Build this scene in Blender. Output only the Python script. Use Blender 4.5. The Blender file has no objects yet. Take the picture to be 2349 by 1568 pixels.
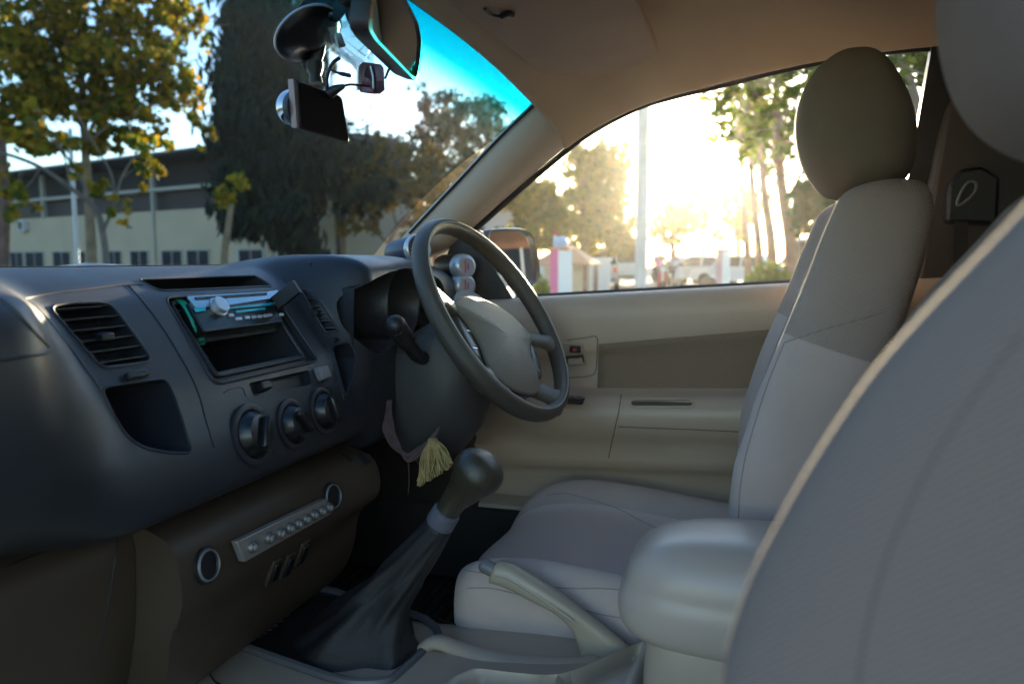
import bpy, bmesh, math, random
import numpy as np
from mathutils import Vector, Matrix
from mathutils.bvhtree import BVHTree
random.seed(7); np.random.seed(7)
scene = bpy.context.scene
COL = scene.collection
R_ = math.radians

# ---------------------------------------------------------------- camera, sky, sun, exposure
CAM = Vector((-0.95, 0.0, 1.26)); YAW = R_(17.19); PIT = R_(5.85); FPX = 1835.0
FWD = Vector((math.cos(PIT)*math.cos(YAW), math.cos(PIT)*math.sin(YAW), -math.sin(PIT)))
RGT = Vector((math.sin(YAW), -math.cos(YAW), 0.0)); UPV = RGT.cross(FWD)
cd = bpy.data.cameras.new('camera'); cam = bpy.data.objects.new('camera', cd); COL.objects.link(cam)
cam.matrix_world = Matrix(((RGT.x, UPV.x, -FWD.x, CAM.x), (RGT.y, UPV.y, -FWD.y, CAM.y), (RGT.z, UPV.z, -FWD.z, CAM.z), (0, 0, 0, 1)))
cd.sensor_width = 36.0; cd.lens = 36.0*FPX/2349.0
cd.clip_start = 0.02; cd.clip_end = 3000
cd.dof.use_dof = True; cd.dof.focus_distance = 1.25; cd.dof.aperture_fstop = cd.lens/7.0; cd.dof.aperture_blades = 7
scene.camera = cam
SUN_AZ = R_(3.3); SUN_EL = R_(7.0)          # azimuth measured from +x towards +y
world = bpy.data.worlds.new('World'); scene.world = world; world.use_nodes = True
wn = world.node_tree.nodes; wl = world.node_tree.links
sky = wn.new('ShaderNodeTexSky'); sky.sky_type = 'NISHITA'; sky.sun_disc = False
sky.sun_elevation = SUN_EL; sky.sun_rotation = R_(90) - SUN_AZ
sky.air_density = 1.0; sky.dust_density = 0.4; sky.ozone_density = 2.0
bg = wn['Background']; bg.inputs['Strength'].default_value = 0.15
wl.new(sky.outputs['Color'], bg.inputs['Color'])
sd = bpy.data.lights.new('sun', 'SUN'); sd.energy = 5.0; sd.angle = R_(0.6); sd.color = (1.0, 0.80, 0.52)
sun = bpy.data.objects.new('sun', sd); COL.objects.link(sun)
SDIR = Vector((math.cos(SUN_EL)*math.cos(SUN_AZ), math.cos(SUN_EL)*math.sin(SUN_AZ), math.sin(SUN_EL)))
sun.rotation_euler = SDIR.to_track_quat('Z', 'Y').to_euler()
vs = scene.view_settings
vs.view_transform = 'Standard'; vs.look = 'None'; vs.gamma = 1.0; vs.exposure = 2.4
cy = scene.cycles
cy.use_denoising = True; cy.volume_bounces = 0; cy.max_bounces = 8; cy.diffuse_bounces = 4; cy.transparent_max_bounces = 12
cy.sample_clamp_indirect = 6.0; cy.caustics_reflective = False; cy.caustics_refractive = False

HAZE = 0.0004
# ---------------------------------------------------------------- measuring helpers (photo pixel -> ray -> real surface)
def ray(u, v): return FWD + RGT*((u-1174.5)/FPX) + UPV*((784-v)/FPX)
def X(u, v, x): d = ray(u, v); return CAM + d*((x-CAM.x)/d.x)
def Y(u, v, y): d = ray(u, v); return CAM + d*((y-CAM.y)/d.y)
def Z(u, v, z): d = ray(u, v); return CAM + d*((z-CAM.z)/d.z)
def at(u, v, w): return CAM + ray(u, v)*w
def onpl(p0, n, u, v): d = ray(u, v); return CAM + d*((p0-CAM).dot(n)/d.dot(n))
def z1(x, y): return (x*.40963, y*.40963)
def z2(x, y): return (596.4+x*.36286, y*.36286)
def z3(x, y): return (1055.2+x*.3711, 183.5+y*.3711)
def z4(x, y): return (1651.6+x*.46803, y*.46803)
def z5(x, y): return (x*.3804, 550.5+y*.3804)
def z6(x, y): return (734.1+x*.40963, 504.7+y*.40963)
def z7(x, y): return (275.3+x*.39063, 963.5+y*.39063)
def z8(x, y): return (1009.3+x*.39063, 963.5+y*.39063)
def z9(x, y): return (1174.5+x*.15625, 513.8+y*.15625)
def z10(x, y): return (1468.1+x*.17969, 513.8+y*.17969)
def z11(x, y): return (348.7+x*.20313, 605.6+y*.20313)
def z12(x, y): return (825.8+x*.19895, 513.8+y*.19895)
def z13(x, y): return (825.8+x*.20482, 917.6+y*.20482)
def z14(x, y): return (1376.4+x*.27344, y*.27344)
V = Vector
def lerp(a, b, t): return a + (b-a)*t
def sstep(a, b, x):
    t = min(1.0, max(0.0, (x-a)/(b-a))); return t*t*(3-2*t)

# ---------------------------------------------------------------- materials
MATS = {}
def mat(name, col, rough=.6, metal=0.0, bump=None, var=0.0, vscale=30.0, spec=.5, coat=0.0, sheen=0.0):
    """bump = (kind, scale, strength): 'noise' | 'grain' | 'honey' | 'weave'"""
    if name in MATS: return MATS[name]
    m = bpy.data.materials.new(name); m.use_nodes = True; MATS[name] = m
    n = m.node_tree.nodes; l = m.node_tree.links; b = n['Principled BSDF']
    b.inputs['Base Color'].default_value = (*col, 1); b.inputs['Roughness'].default_value = rough
    b.inputs['Metallic'].default_value = metal; b.inputs['Specular IOR Level'].default_value = spec
    b.inputs['Coat Weight'].default_value = coat; b.inputs['Sheen Weight'].default_value = sheen
    tc = n.new('ShaderNodeTexCoord')
    if var > 0:
        t = n.new('ShaderNodeTexNoise'); t.inputs['Scale'].default_value = vscale; t.inputs['Detail'].default_value = 6
        l.new(tc.outputs['Object'], t.inputs['Vector'])
        r = n.new('ShaderNodeMapRange'); r.inputs[1].default_value = .3; r.inputs[2].default_value = .7
        r.inputs[3].default_value = 1-var; r.inputs[4].default_value = 1+var
        l.new(t.outputs['Fac'], r.inputs[0])
        x = n.new('ShaderNodeMix'); x.data_type = 'RGBA'; x.blend_type = 'MULTIPLY'; x.inputs[0].default_value = 1
        x.inputs[6].default_value = (*col, 1); l.new(r.outputs[0], x.inputs[7]); l.new(x.outputs[2], b.inputs['Base Color'])
        rr = n.new('ShaderNodeMapRange'); rr.inputs[3].default_value = max(.03, rough-.12); rr.inputs[4].default_value = min(1, rough+.12)
        l.new(t.outputs['Fac'], rr.inputs[0]); l.new(rr.outputs[0], b.inputs['Roughness'])
    if bump:
        kind, sc, st = bump
        bp = n.new('ShaderNodeBump'); bp.inputs['Strength'].default_value = st; bp.inputs['Distance'].default_value = .002
        if kind in ('noise', 'grain'):
            t = n.new('ShaderNodeTexNoise'); t.inputs['Scale'].default_value = sc; t.inputs['Detail'].default_value = 4
            l.new(tc.outputs['Object'], t.inputs['Vector']); h = t.outputs['Fac']
        elif kind == 'leather':
            t = n.new('ShaderNodeTexVoronoi'); t.feature = 'DISTANCE_TO_EDGE'; t.inputs['Scale'].default_value = sc
            mp = n.new('ShaderNodeMapping'); mp.inputs['Scale'].default_value = (.5, 1, 1.6)
            t2 = n.new('ShaderNodeTexNoise'); t2.inputs['Scale'].default_value = sc*.25; t2.inputs['Detail'].default_value = 3
            ad = n.new('ShaderNodeVectorMath'); ad.operation = 'MULTIPLY_ADD'; ad.inputs[1].default_value = (.02, .02, .02)
            l.new(t2.outputs['Color'], ad.inputs[0]); l.new(tc.outputs['Object'], ad.inputs[2]); l.new(ad.outputs[0], mp.inputs['Vector'])
            l.new(mp.outputs[0], t.inputs['Vector']); h = t.outputs['Distance']
        else:
            # rows of small cells: |sin a| * |sin b| on a slanted lattice of the object's own coordinates
            uv = n.new('ShaderNodeUVMap')
            sep = n.new('ShaderNodeSeparateXYZ'); l.new(uv.outputs['UV'], sep.inputs[0])
            def mth(op, a, bb=None):
                q = n.new('ShaderNodeMath'); q.operation = op
                for i, vv in enumerate((a, bb)):
                    if vv is None: continue
                    if isinstance(vv, (int, float)): q.inputs[i].default_value = vv
                    else: l.new(vv, q.inputs[i])
                return q.outputs[0]
            aa = mth('ADD', mth('MULTIPLY', sep.outputs[0], sc), mth('MULTIPLY', sep.outputs[1], sc))
            cc = mth('SUBTRACT', mth('MULTIPLY', sep.outputs[0], sc), mth('MULTIPLY', sep.outputs[1], sc))
            h = mth('MULTIPLY', mth('SINE', aa), mth('SINE', cc)); h = mth('ABSOLUTE', h)
            cr = n.new('ShaderNodeMapRange'); cr.inputs[1].default_value = .0; cr.inputs[2].default_value = .5
            cr.inputs[3].default_value = 0.62; cr.inputs[4].default_value = 1.0; l.new(h, cr.inputs[0])
            x2 = n.new('ShaderNodeMix'); x2.data_type = 'RGBA'; x2.blend_type = 'MULTIPLY'; x2.inputs[0].default_value = 1
            x2.inputs[6].default_value = (*col, 1); l.new(cr.outputs[0], x2.inputs[7]); l.new(x2.outputs[2], b.inputs['Base Color'])
        if kind == 'leather': bp.inputs['Distance'].default_value = .005
        l.new(h, bp.inputs['Height']); l.new(bp.outputs[0], b.inputs['Normal'])
    return m

def glass_mat(name, tint=(1, 1, 1), refl=.08, tintmap=None):
    m = bpy.data.materials.new(name); m.use_nodes = True; n = m.node_tree.nodes; l = m.node_tree.links
    n.remove(n['Principled BSDF']); out = n['Material Output']
    t = n.new('ShaderNodeBsdfTransparent'); t.inputs[0].default_value = (*tint, 1)
    g = n.new('ShaderNodeBsdfGlossy'); g.inputs['Roughness'].default_value = .02
    fr = n.new('ShaderNodeFresnel'); fr.inputs[0].default_value = 1.35
    mu = n.new('ShaderNodeMath'); mu.operation = 'MULTIPLY'; mu.inputs[1].default_value = refl/.08*.5
    l.new(fr.outputs[0], mu.inputs[0])
    mx = n.new('ShaderNodeMixShader'); l.new(mu.outputs[0], mx.inputs[0]); l.new(t.outputs[0], mx.inputs[1]); l.new(g.outputs[0], mx.inputs[2])
    l.new(mx.outputs[0], out.inputs['Surface'])
    if tintmap: tintmap(n, l, t)
    return m

def leaf_mat(name, cols, trans=.45, rough=.55):
    """leaves: each leaf (mesh island) picks its own colour from the ramp"""
    m = bpy.data.materials.new(name); m.use_nodes = True; n = m.node_tree.nodes; l = m.node_tree.links
    b = n['Principled BSDF']; out = n['Material Output']
    ge = n.new('ShaderNodeNewGeometry'); rp = n.new('ShaderNodeValToRGB')
    el = rp.color_ramp.elements
    el[0].position = 0; el[0].color = (*cols[0], 1); el[1].position = 1; el[1].color = (*cols[-1], 1)
    for i, c in enumerate(cols[1:-1]):
        e = el.new((i+1)/(len(cols)-1)); e.color = (*c, 1)
    l.new(ge.outputs['Random Per Island'], rp.inputs[0]); l.new(rp.outputs[0], b.inputs['Base Color'])
    b.inputs['Roughness'].default_value = rough; b.inputs['Specular IOR Level'].default_value = .25
    tr = n.new('ShaderNodeBsdfTranslucent'); l.new(rp.outputs[0], tr.inputs[0])
    mx = n.new('ShaderNodeMixShader'); mx.inputs[0].default_value = trans
    l.new(b.outputs[0], mx.inputs[1]); l.new(tr.outputs[0], mx.inputs[2]); l.new(mx.outputs[0], out.inputs['Surface'])
    return m

def emit_mat(name, col, s):
    m = bpy.data.materials.new(name); m.use_nodes = True; b = m.node_tree.nodes['Principled BSDF']
    b.inputs['Base Color'].default_value = (*col, 1); b.inputs['Emission Color'].default_value = (*col, 1); b.inputs['Emission Strength'].default_value = s
    return m

dash_m = mat('dash_plastic', (.019, .022, .030), .43, bump=('noise', 900, .12), var=.10, vscale=14)
dark_m = mat('black_plastic', (.012, .012, .014), .45)
gloss_m = mat('black_gloss', (.008, .008, .010), .33, coat=.1)
grey_m = mat('grey_plastic', (.16, .16, .17), .4, bump=('noise', 900, .1), var=.08)
beige_m = mat('beige_plastic', (.44, .38, .29), .45, bump=('noise', 700, .12), var=.07, vscale=9)
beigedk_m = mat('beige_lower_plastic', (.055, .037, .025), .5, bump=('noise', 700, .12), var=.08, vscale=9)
door_m = mat('door_plastic', (.53, .405, .295), .42, bump=('noise', 700, .12), var=.06, vscale=7)
doorfab_m = mat('door_fabric', (.35, .25, .165), .9, bump=('honey', 700, .7))
roof_m = mat('headliner_fabric', (.56, .41, .27), .95, bump=('noise', 500, .25), var=.06, vscale=6)
visor_m = mat('visor_vinyl', (.50, .345, .235), .8, bump=('noise', 600, .2), var=.06, vscale=8)
pillar_m = mat('pillar_plastic', (.54, .42, .31), .45, bump=('noise', 700, .1), var=.06, vscale=6)
seat_m = mat('seat_cloth', (.53, .42, .38), .92, bump=('noise', 900, .35), var=.08, vscale=10, sheen=.15)
backdim_m = mat('seat_mesh_cloth_dim', (.50, .40, .35), .95, bump=('honey', 800, .6))  # the cushion's mesh cloth, darker: shade on the backrest is put into the colour
honey_m = mat('seat_mesh_cloth', (.86, .69, .62), .95, bump=('honey', 800, .6))
headshade_m = mat('headrest_cloth_shaded', (.15, .115, .08), .85, bump=('noise', 800, .25), var=.08, vscale=10)  # same seat cloth, its backlit shade put into a darker colour
dimcloth_m = mat('seat_cloth_dimmed', (.225, .172, .158), .95, bump=('honey', 900, .8), sheen=.1)  # seat cloth of the near seat, darkened to stand for the dimmer light there
chrome_m = mat('chrome', (.8, .8, .82), .12, metal=1)
silver_m = mat('silver_paint', (.55, .57, .60), .28, metal=.6)
steel_m = mat('steel', (.6, .58, .55), .3, metal=1)
wheel_m = mat('wheel_leather', (.065, .056, .044), .34, bump=('leather', 420, .25), var=.06, vscale=14)
pad_m = mat('airbag_vinyl', (.27, .235, .18), .42, bump=('leather', 200, .55), var=.05, vscale=10)
boot_m = mat('boot_leather', (.016, .016, .019), .48, bump=('leather', 300, .3), var=.15, vscale=20)
mirror_m = mat('mirror_silver', (.92, .93, .92), .01, metal=1)
carpet_m = mat('carpet', (.02, .02, .021), .98, bump=('noise', 400, .8), var=.3, vscale=60)

# ---------------------------------------------------------------- mesh helpers
def link(name, me, m, parent=None, smooth=True, auto=40):
    o = bpy.data.objects.new(name, me); COL.objects.link(o)
    for mm in (m if isinstance(m, (list, tuple)) else [m]): me.materials.append(mm)
    if smooth:
        for p in me.polygons: p.use_smooth = True
        if auto: me.set_sharp_from_angle(angle=R_(auto))
    if parent is not None: adopt(o, parent)
    return o
BASES = {}
def adopt(o, parent):
    """meshes are written in world coordinates; only the Empties are moved"""
    o.parent = parent; o.matrix_parent_inverse = Matrix.Translation(-V(BASES.get(parent.name, (0, 0, 0))))
def thing(name, label, cat, loc=(0, 0, 0), group=None):
    o = bpy.data.objects.new(name, None); COL.objects.link(o); o.location = loc
    o.empty_display_size = .1; BASES[o.name] = tuple(loc)
    o['label'] = label; o['category'] = cat
    if group: o['group'] = group
    return o
def tag(o, label, cat, group=None, kind=None):
    if label: o['label'] = label
    if cat: o['category'] = cat
    if group: o['group'] = group
    if kind: o['kind'] = kind
    return o
def raw(verts, faces):
    me = bpy.data.meshes.new('mesh'); me.from_pydata([tuple(v) for v in verts], [], faces); me.update(); return me
def fix(me):
    bm = bmesh.new(); bm.from_mesh(me); bmesh.ops.remove_doubles(bm, verts=bm.verts, dist=1e-6)
    bmesh.ops.recalc_face_normals(bm, faces=bm.faces); bm.to_mesh(me); bm.free(); me.update(); return me
class B:
    """collects pieces of one mesh"""
    def __init__(s): s.v = []; s.f = []
    def add(s, vs, fs):
        o = len(s.v); s.v += [V(v) for v in vs]; s.f += [tuple(i+o for i in f) for f in fs]; return s
    def box(s, c, d, M=None, ax=None):
        c = V(c); hx, hy, hz = d[0]/2, d[1]/2, d[2]/2
        ax = ax or (V((1, 0, 0)), V((0, 1, 0)), V((0, 0, 1)))
        vs = [c+ax[0]*(a*hx)+ax[1]*(b*hy)+ax[2]*(e*hz) for a in (-1, 1) for b in (-1, 1) for e in (-1, 1)]
        return s.add(vs, [(0, 1, 3, 2), (4, 6, 7, 5), (0, 4, 5, 1), (2, 3, 7, 6), (0, 2, 6, 4), (1, 5, 7, 3)])
    def rings(s, rs, cap=True, closed=True):
        n = len(rs[0]); o = len(s.v); s.v += [V(p) for r in rs for p in r]
        for i in range(len(rs)-1):
            for j in range(n if closed else n-1):
                k = (j+1) % n; s.f.append((o+i*n+j, o+i*n+k, o+(i+1)*n+k, o+(i+1)*n+j))
        if cap:
            s.f.append(tuple(o+j for j in range(n))[::-1]); e = o+(len(rs)-1)*n; s.f.append(tuple(e+j for j in range(n)))
        return s
    def tube(s, pts, rad, n=10, cap=True, flat=1.0):
        pts = [V(p) for p in pts]; rs = []
        rad = rad if isinstance(rad, (list, tuple)) else [rad]*len(pts)
        nrm = None
        for i, p in enumerate(pts):
            t = (pts[min(i+1, len(pts)-1)]-pts[max(i-1, 0)]).normalized()
            if nrm is None:
                a = V((0, 0, 1)) if abs(t.z) < .9 else V((1, 0, 0)); nrm = t.cross(a).normalized()
            nrm = (nrm - t*nrm.dot(t)).normalized(); bn = t.cross(nrm)
            rs.append([p + nrm*(rad[i]*math.cos(2*math.pi*k/n)) + bn*(rad[i]*flat*math.sin(2*math.pi*k/n)) for k in range(n)])
        return s.rings(rs, cap)
    def loop(s, pts, rad, n=8):
        """closed tube"""
        pts = [V(p) for p in pts]; N = len(pts); c = sum(pts, V((0, 0, 0)))/N; rs = []
        for i, p in enumerate(pts):
            t = (pts[(i+1) % N]-pts[i-1]).normalized(); o = (p-c); o = (o-t*o.dot(t)).normalized(); b = t.cross(o)
            rs.append([p+o*(rad*math.cos(2*math.pi*k/n))+b*(rad*math.sin(2*math.pi*k/n)) for k in range(n)])
        rs.append(rs[0]); return s.rings(rs, False)
    def lathe(s, c, axis, prof, n=32, cap=True):
        axis = V(axis).normalized(); a = V((0, 0, 1)) if abs(axis.z) < .9 else V((1, 0, 0)); e1 = axis.cross(a).normalized(); e2 = axis.cross(e1)
        c = V(c); return s.rings([[c+axis*h+e1*(r*math.cos(2*math.pi*k/n))+e2*(r*math.sin(2*math.pi*k/n)) for k in range(n)] for h, r in prof], cap)
    def prism(s, pts, vec):
        vec = V(vec); return s.rings([[V(p) for p in pts], [V(p)+vec for p in pts]], True)
    def ball(s, c, r, n=12):
        rs = []
        c = V(c); r = V(r) if not isinstance(r, (int, float)) else V((r, r, r))
        for i in range(n+1):
            th = math.pi*i/n; rr = max(math.sin(th), 1e-3)
            rs.append([c+V((r.x*rr*math.cos(2*math.pi*k/(2*n)), r.y*rr*math.sin(2*math.pi*k/(2*n)), -r.z*math.cos(th))) for k in range(2*n)])
        return s.rings(rs, True)
    def build(s, name, m, parent=None, smooth=True, auto=40, bevel=0, sub=0, seg=2, mi=None):
        me = raw(s.v, s.f); fix(me) if mi is None else None
        o = link(name, me, m, parent, smooth, auto)
        if mi is not None: me.polygons.foreach_set('material_index', mi)
        if bevel:
            md = o.modifiers.new('bevel', 'BEVEL'); md.width = bevel; md.segments = seg; md.limit_method = 'ANGLE'; md.angle_limit = R_(35)
        if sub:
            md = o.modifiers.new('sub', 'SUBSURF'); md.levels = sub; md.render_levels = sub
        return o
def spline(pts, n, closed=False):
    """Catmull-Rom resampling"""
    P = [V(p) if len(p) == 3 else V((p[0], p[1], 0)) for p in pts]; out = []; N = len(P); segs = N if closed else N-1
    for i in range(segs):
        p0, p1, p2, p3 = (P[(i-1) % N], P[i], P[(i+1) % N], P[(i+2) % N]) if closed else (P[max(i-1, 0)], P[i], P[i+1], P[min(i+2, N-1)])
        for k in range(n):
            t = k/n
            out.append(.5*((2*p1)+(p2-p0)*t+(2*p0-5*p1+4*p2-p3)*t*t+(3*p1-p0-3*p2+p3)*t**3))
    if not closed: out.append(P[-1])
    return out
def rounded(pts, r, n=4):
    """round the corners of a closed outline"""
    P = [V(p) for p in pts]; out = []; N = len(P)
    for i in range(N):
        a, b, c = P[i-1], P[i], P[(i+1) % N]; d1 = min(r, (a-b).length*.45); d2 = min(r, (c-b).length*.45)
        s = b+(a-b).normalized()*d1; e = b+(c-b).normalized()*d2
        for k in range(n+1):
            t = k/n; out.append((1-t)**2*s+2*t*(1-t)*b+t*t*e)
    return out
def uvproj(o, ax, ay):
    """UV = metres along two directions of the cloth"""
    me = o.data; uv = me.uv_layers.new(name='UVMap'); ax = V(ax); ay = V(ay)
    for lp in me.loops:
        c = me.vertices[lp.vertex_index].co; uv.data[lp.index].uv = (c.dot(ax), c.dot(ay))
def evalmesh(o):
    dg = bpy.context.evaluated_depsgraph_get(); dg.update(); return bpy.data.meshes.new_from_object(o.evaluated_get(dg))
def bvh_of(o):
    me = evalmesh(o); t = BVHTree.FromPolygons([v.co[:] for v in me.vertices], [p.vertices[:] for p in me.polygons]); bpy.data.meshes.remove(me); return t
def hit(bv, u, v):
    d = ray(u, v).normalized(); p, nn, i, ds = bv.ray_cast(CAM, d)
    if p is None: raise ValueError('no hit %s %s' % (u, v))
    if nn.dot(d) > 0: nn = -nn
    return p, nn

# ================================================================ THE CAR
car = thing('car', 'beige and grey interior of a right hand drive pickup with two cloth front seats', 'car', (0, 0, 0))

# ---------------------------------------------------------------- dashboard: lofted body, recesses cut out
N_CEN = [(1.06, 1.19), (.98, 1.222), (.90, 1.243), (.84, 1.250), (.80, 1.251), (.775, 1.246), (.752, 1.237), (.733, 1.226), (.715, 1.213), (.698, 1.190), (.680, 1.164), (.663, 1.140), (.647, 1.117),
         (.635, 1.095), (.625, 1.072), (.617, 1.052), (.612, 1.034), (.608, 1.015), (.606, .998), (.608, .985), (.617, .976), (.640, .968), (.68, .960), (.74, .955)]
N_PAS = [(1.06, 1.19), (.98, 1.222), (.90, 1.243), (.82, 1.250), (.74, 1.251), (.69, 1.248), (.65, 1.241), (.625, 1.231), (.606, 1.216), (.594, 1.196), (.587, 1.172), (.584, 1.148), (.583, 1.122),
         (.584, 1.098), (.587, 1.076), (.592, 1.056), (.599, 1.038), (.608, 1.022), (.62, 1.010), (.634, 1.001), (.650, .995), (.675, .988), (.70, .980), (.74, .972)]
N_DRV = [(1.06, 1.19), (.98, 1.225), (.90, 1.250), (.83, 1.262), (.77, 1.268), (.73, 1.269), (.70, 1.269), (.672, 1.267), (.650, 1.263), (.630, 1.256), (.616, 1.244), (.610, 1.226), (.608, 1.20),
         (.606, 1.17), (.604, 1.14), (.602, 1.11), (.60, 1.085), (.60, 1.062), (.60, 1.04), (.60, 1.015), (.602, .99), (.608, .965), (.63, .945), (.70, .935)]
def dash_profile(x):
    a = sstep(-.29, -.40, x) if x < -.2 else 0; a = sstep(.29, .43, -x); b = sstep(.165, .245, x)
    out = []
    for c, p, d in zip(N_CEN, N_PAS, N_DRV):
        y, z = lerp(lerp(c[0], p[0], a), d[0], b), lerp(lerp(c[1], p[1], a), d[1], b)
        if x > .42:                               # the hood falls away towards the door
            k = (x-.42)/.25; z -= .035*k*k*sstep(1.1, 1.2, z)
        if x > .15: y += .25*max(0, x-.5)**2
        out.append((y, z))
    return out
bd = B(); rs = []
xs = list(np.linspace(-.72, -.46, 8)) + list(np.linspace(-.44, -.26, 16)) + list(np.linspace(-.24, .14, 20)) + list(np.linspace(.15, .26, 14)) + list(np.linspace(.28, .69, 20))
for x in xs:
    pr = spline([(y, z) for y, z in dash_profile(x)], 3)
    rs.append([V((x, p.x, p.y)) for p in pr] + [V((x, .95, .95)), V((x, 1.04, 1.0))])
bd.rings(rs)
dash = bd.build('dashboard', dash_m, car)
BV = bvh_of(dash)
def dpx(pts): return [hit(BV, *p)[0] for p in pts]
IN = V((0, .86, -.5)).normalized()
cutb = []
def cutter(outline, depth, vec=IN, back=.03, taper=1.0):
    c = sum(outline, V((0, 0, 0)))/len(outline)
    o = B().rings([[p-vec*back for p in outline], [c+(p-c)*taper+vec*depth for p in outline]]).build('cut', dash_m, None)
    o.data.materials.clear(); o.data.materials.append(dash_m); cutb.append(o); return o
XA = V((1, 0, 0)); SB = V((0, .068, .095)).normalized(); SN = V((0, -.095, .068)).normalized()
SO = V((0, .647, 1.117))
def stk(a, b, h=0): return SO + XA*a + SB*b + SN*h        # point on the sloping face of the centre stack
# shallow bezel step then the deep double-height opening
hole_out = rounded([stk(-.123, -.012), stk(.121, -.012), stk(.117, .118), stk(-.119, .118)], .014)
cutter(hole_out, .010, -SN, .03)
hole_in = rounded([stk(-.101, .004), stk(.101, .004), stk(.101, .112), stk(-.101, .112)], .006)
cutter(hole_in, .16, V((0, .97, -.24)).normalized(), .03)
slot = rounded(dpx([z5(835, 238), z5(1535, 214), z5(1600, 250), z5(1640, 278), z5(985, 306), z5(925, 288)]), .006)
cutter(slot, .06, V((0, .9, -.42)).normalized(), .03)
ventL_px = [z5(292, 402), z5(420, 380), z5(620, 374), z5(690, 405), z5(790, 540), z5(925, 728), z5(780, 752), z5(612, 772), z5(520, 665), z5(400, 520)]
ventL = rounded(dpx(ventL_px), .012); cutter(ventL, .035, V((0, .93, -.36)).normalized(), .03)
pockL_px = [z5(603, 888), z5(800, 858), z5(1005, 832), z5(1060, 960), z5(1165, 1286), z5(1010, 1282), z5(870, 1256), z5(770, 1190), z5(700, 1085)]
pockL = rounded(dpx(pockL_px), .012); cutter(pockL, .13, V((0, 1, -.1)).normalized(), .03, .9)
ventR_px = [z5(1815, 292), z5(1850, 292), z5(1930, 380), z5(2045, 545), z5(1965, 558), z5(1880, 410)]
ventR = rounded(dpx(ventR_px), .006); cutter(ventR, .03, V((0, .93, -.36)).normalized(), .03)
pockR_px = [z5(1998, 640), z5(2108, 612), z5(2150, 700), z5(2130, 840), z5(2085, 948), z5(2050, 830)]
pockR = rounded(dpx(pockR_px), .008); cutter(pockR, .10, V((.15, 1, -.1)).normalized(), .03, .9)
clim = rounded(dpx([z5(1500, 862), z5(1862, 782), z5(1878, 868), z5(1530, 948)]), .004); cutter(clim, .012, IN, .03)
# instrument opening under the hood
binn = rounded([V((.186, .6, 1.150)), V((.212, .6, 1.115)), V((.25, .6, 1.098)), V((.295, .6, 1.108)), V((.31, .6, 1.122)), V((.46, .6, 1.12)), V((.56, .6, 1.13)), V((.575, .6, 1.18)), V((.55, .6, 1.222)), V((.47, .6, 1.243)),
                V((.385, .6, 1.249)), V((.30, .6, 1.240)), V((.235, .6, 1.228)), V((.192, .6, 1.205))], .02)
cutter(binn, .115, V((0, 1, -.05)).normalized(), .06, .93)
for c in cutb:
    md = dash.modifiers.new('cut', 'BOOLEAN'); md.object = c; md.operation = 'DIFFERENCE'; md.solver = 'EXACT'
me = evalmesh(dash); dash.modifiers.clear(); old = dash.data; dash.data = me; bpy.data.meshes.remove(old)
for c in cutb: bpy.data.objects.remove(c)
for p in me.polygons: p.use_smooth = True
me.set_sharp_from_angle(angle=R_(35))

def rim(outline, r, m, parent=dash, name='trim_ring'): return B().loop(outline, r).build(name, m, parent)
ring_in = rounded([stk(-.103, .002, -.008), stk(.103, .002, -.008), stk(.103, .114, -.008), stk(-.103, .114, -.008)], .008)
bz = B().loop(ring_in, .0035); bz.loop(rounded([stk(-.123, -.012, .0), stk(.121, -.012, .0), stk(.117, .118, .0), stk(-.119, .118, .0)], .014), .0022)
bz.build('stereo_bezel', dash_m, dash)

# seams of the centre stack and the passenger airbag lid, hairline grooves as dark thread on the surface
def seam(pts, name, r=.0009, bv=None, m=dark_m, parent=dash, n=6):
    P = []
    for q in spline(pts, n): P.append(hit(bv or BV, q.x, q.y)[0])
    return B().tube(P, r, 6).build(name, m, parent)
seam([z5(150, 352), z5(300, 325), z5(500, 300), z5(680, 278), z5(770, 271), z5(860, 268)], 'stack_seam')
seam([z5(150, 352), z5(230, 410), z5(390, 600), z5(540, 800), z5(620, 920), z5(680, 1060)], 'stack_seam')
seam([z5(775, 272), z5(860, 370), z5(960, 500), z5(1080, 690), z5(1180, 880), z5(1240, 1080), z5(1290, 1250)], 'stack_seam')
seam([z5(1700, 235), z5(1800, 300), z5(1900, 470), z5(1990, 680), z5(2040, 830), z5(2075, 960)], 'stack_seam')
lid_px = [z5(2, 352), z5(60, 400), z5(130, 470), z5(220, 570), z5(285, 640), z5(285, 670), z5(240, 690), z5(120, 706), z5(2, 725)]
seam(lid_px, 'airbag_lid_seam', .0016)

# louvred vents
def vent(outline, n, knob, name, inset=.012):
    c = sum(outline, V((0, 0, 0)))/len(outline)
    fr = rim(outline, .0016, dash_m, dash, name)
    zs = [p.z for p in outline]; z0, z1_ = min(zs), max(zs)
    sl = B(); N = len(outline)
    for i in range(n):
        zz = z0 + (z1_-z0)*(i+.6)/n
        cr = []
        for k in range(N):
            a, b = outline[k], outline[(k+1) % N]
            if (a.z-zz)*(b.z-zz) < 0: cr.append(lerp(a, b, (zz-a.z)/(b.z-a.z)))
        if len(cr) >= 2:
            cr.sort(key=lambda p: p.x); a, b = cr[0]+V((.001, .008, -.004)), cr[-1]+V((-.001, .008, -.004))
            sl.prism([a+V((0, -.008, .003)), a+V((0, -.0075, .0042)), a+V((0, .012, -.002)), a+V((0, .012, -.0035))], b-a)
    sl.build('louvre_slats', dark_m, fr)
    if knob is not None:
        B().box(knob, (.016, .014, .009)).build('vent_knob', dark_m, fr, bevel=.002)
    return fr
kn, _ = hit(BV, *z5(630, 582)); vent(ventL, 6, V(kn)+V((0, .0, .0)), 'air_vent')
kn, _ = hit(BV, *z5(1915, 440)); vent(ventR, 6, kn+V((0, .004, 0)), 'air_vent')
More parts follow.
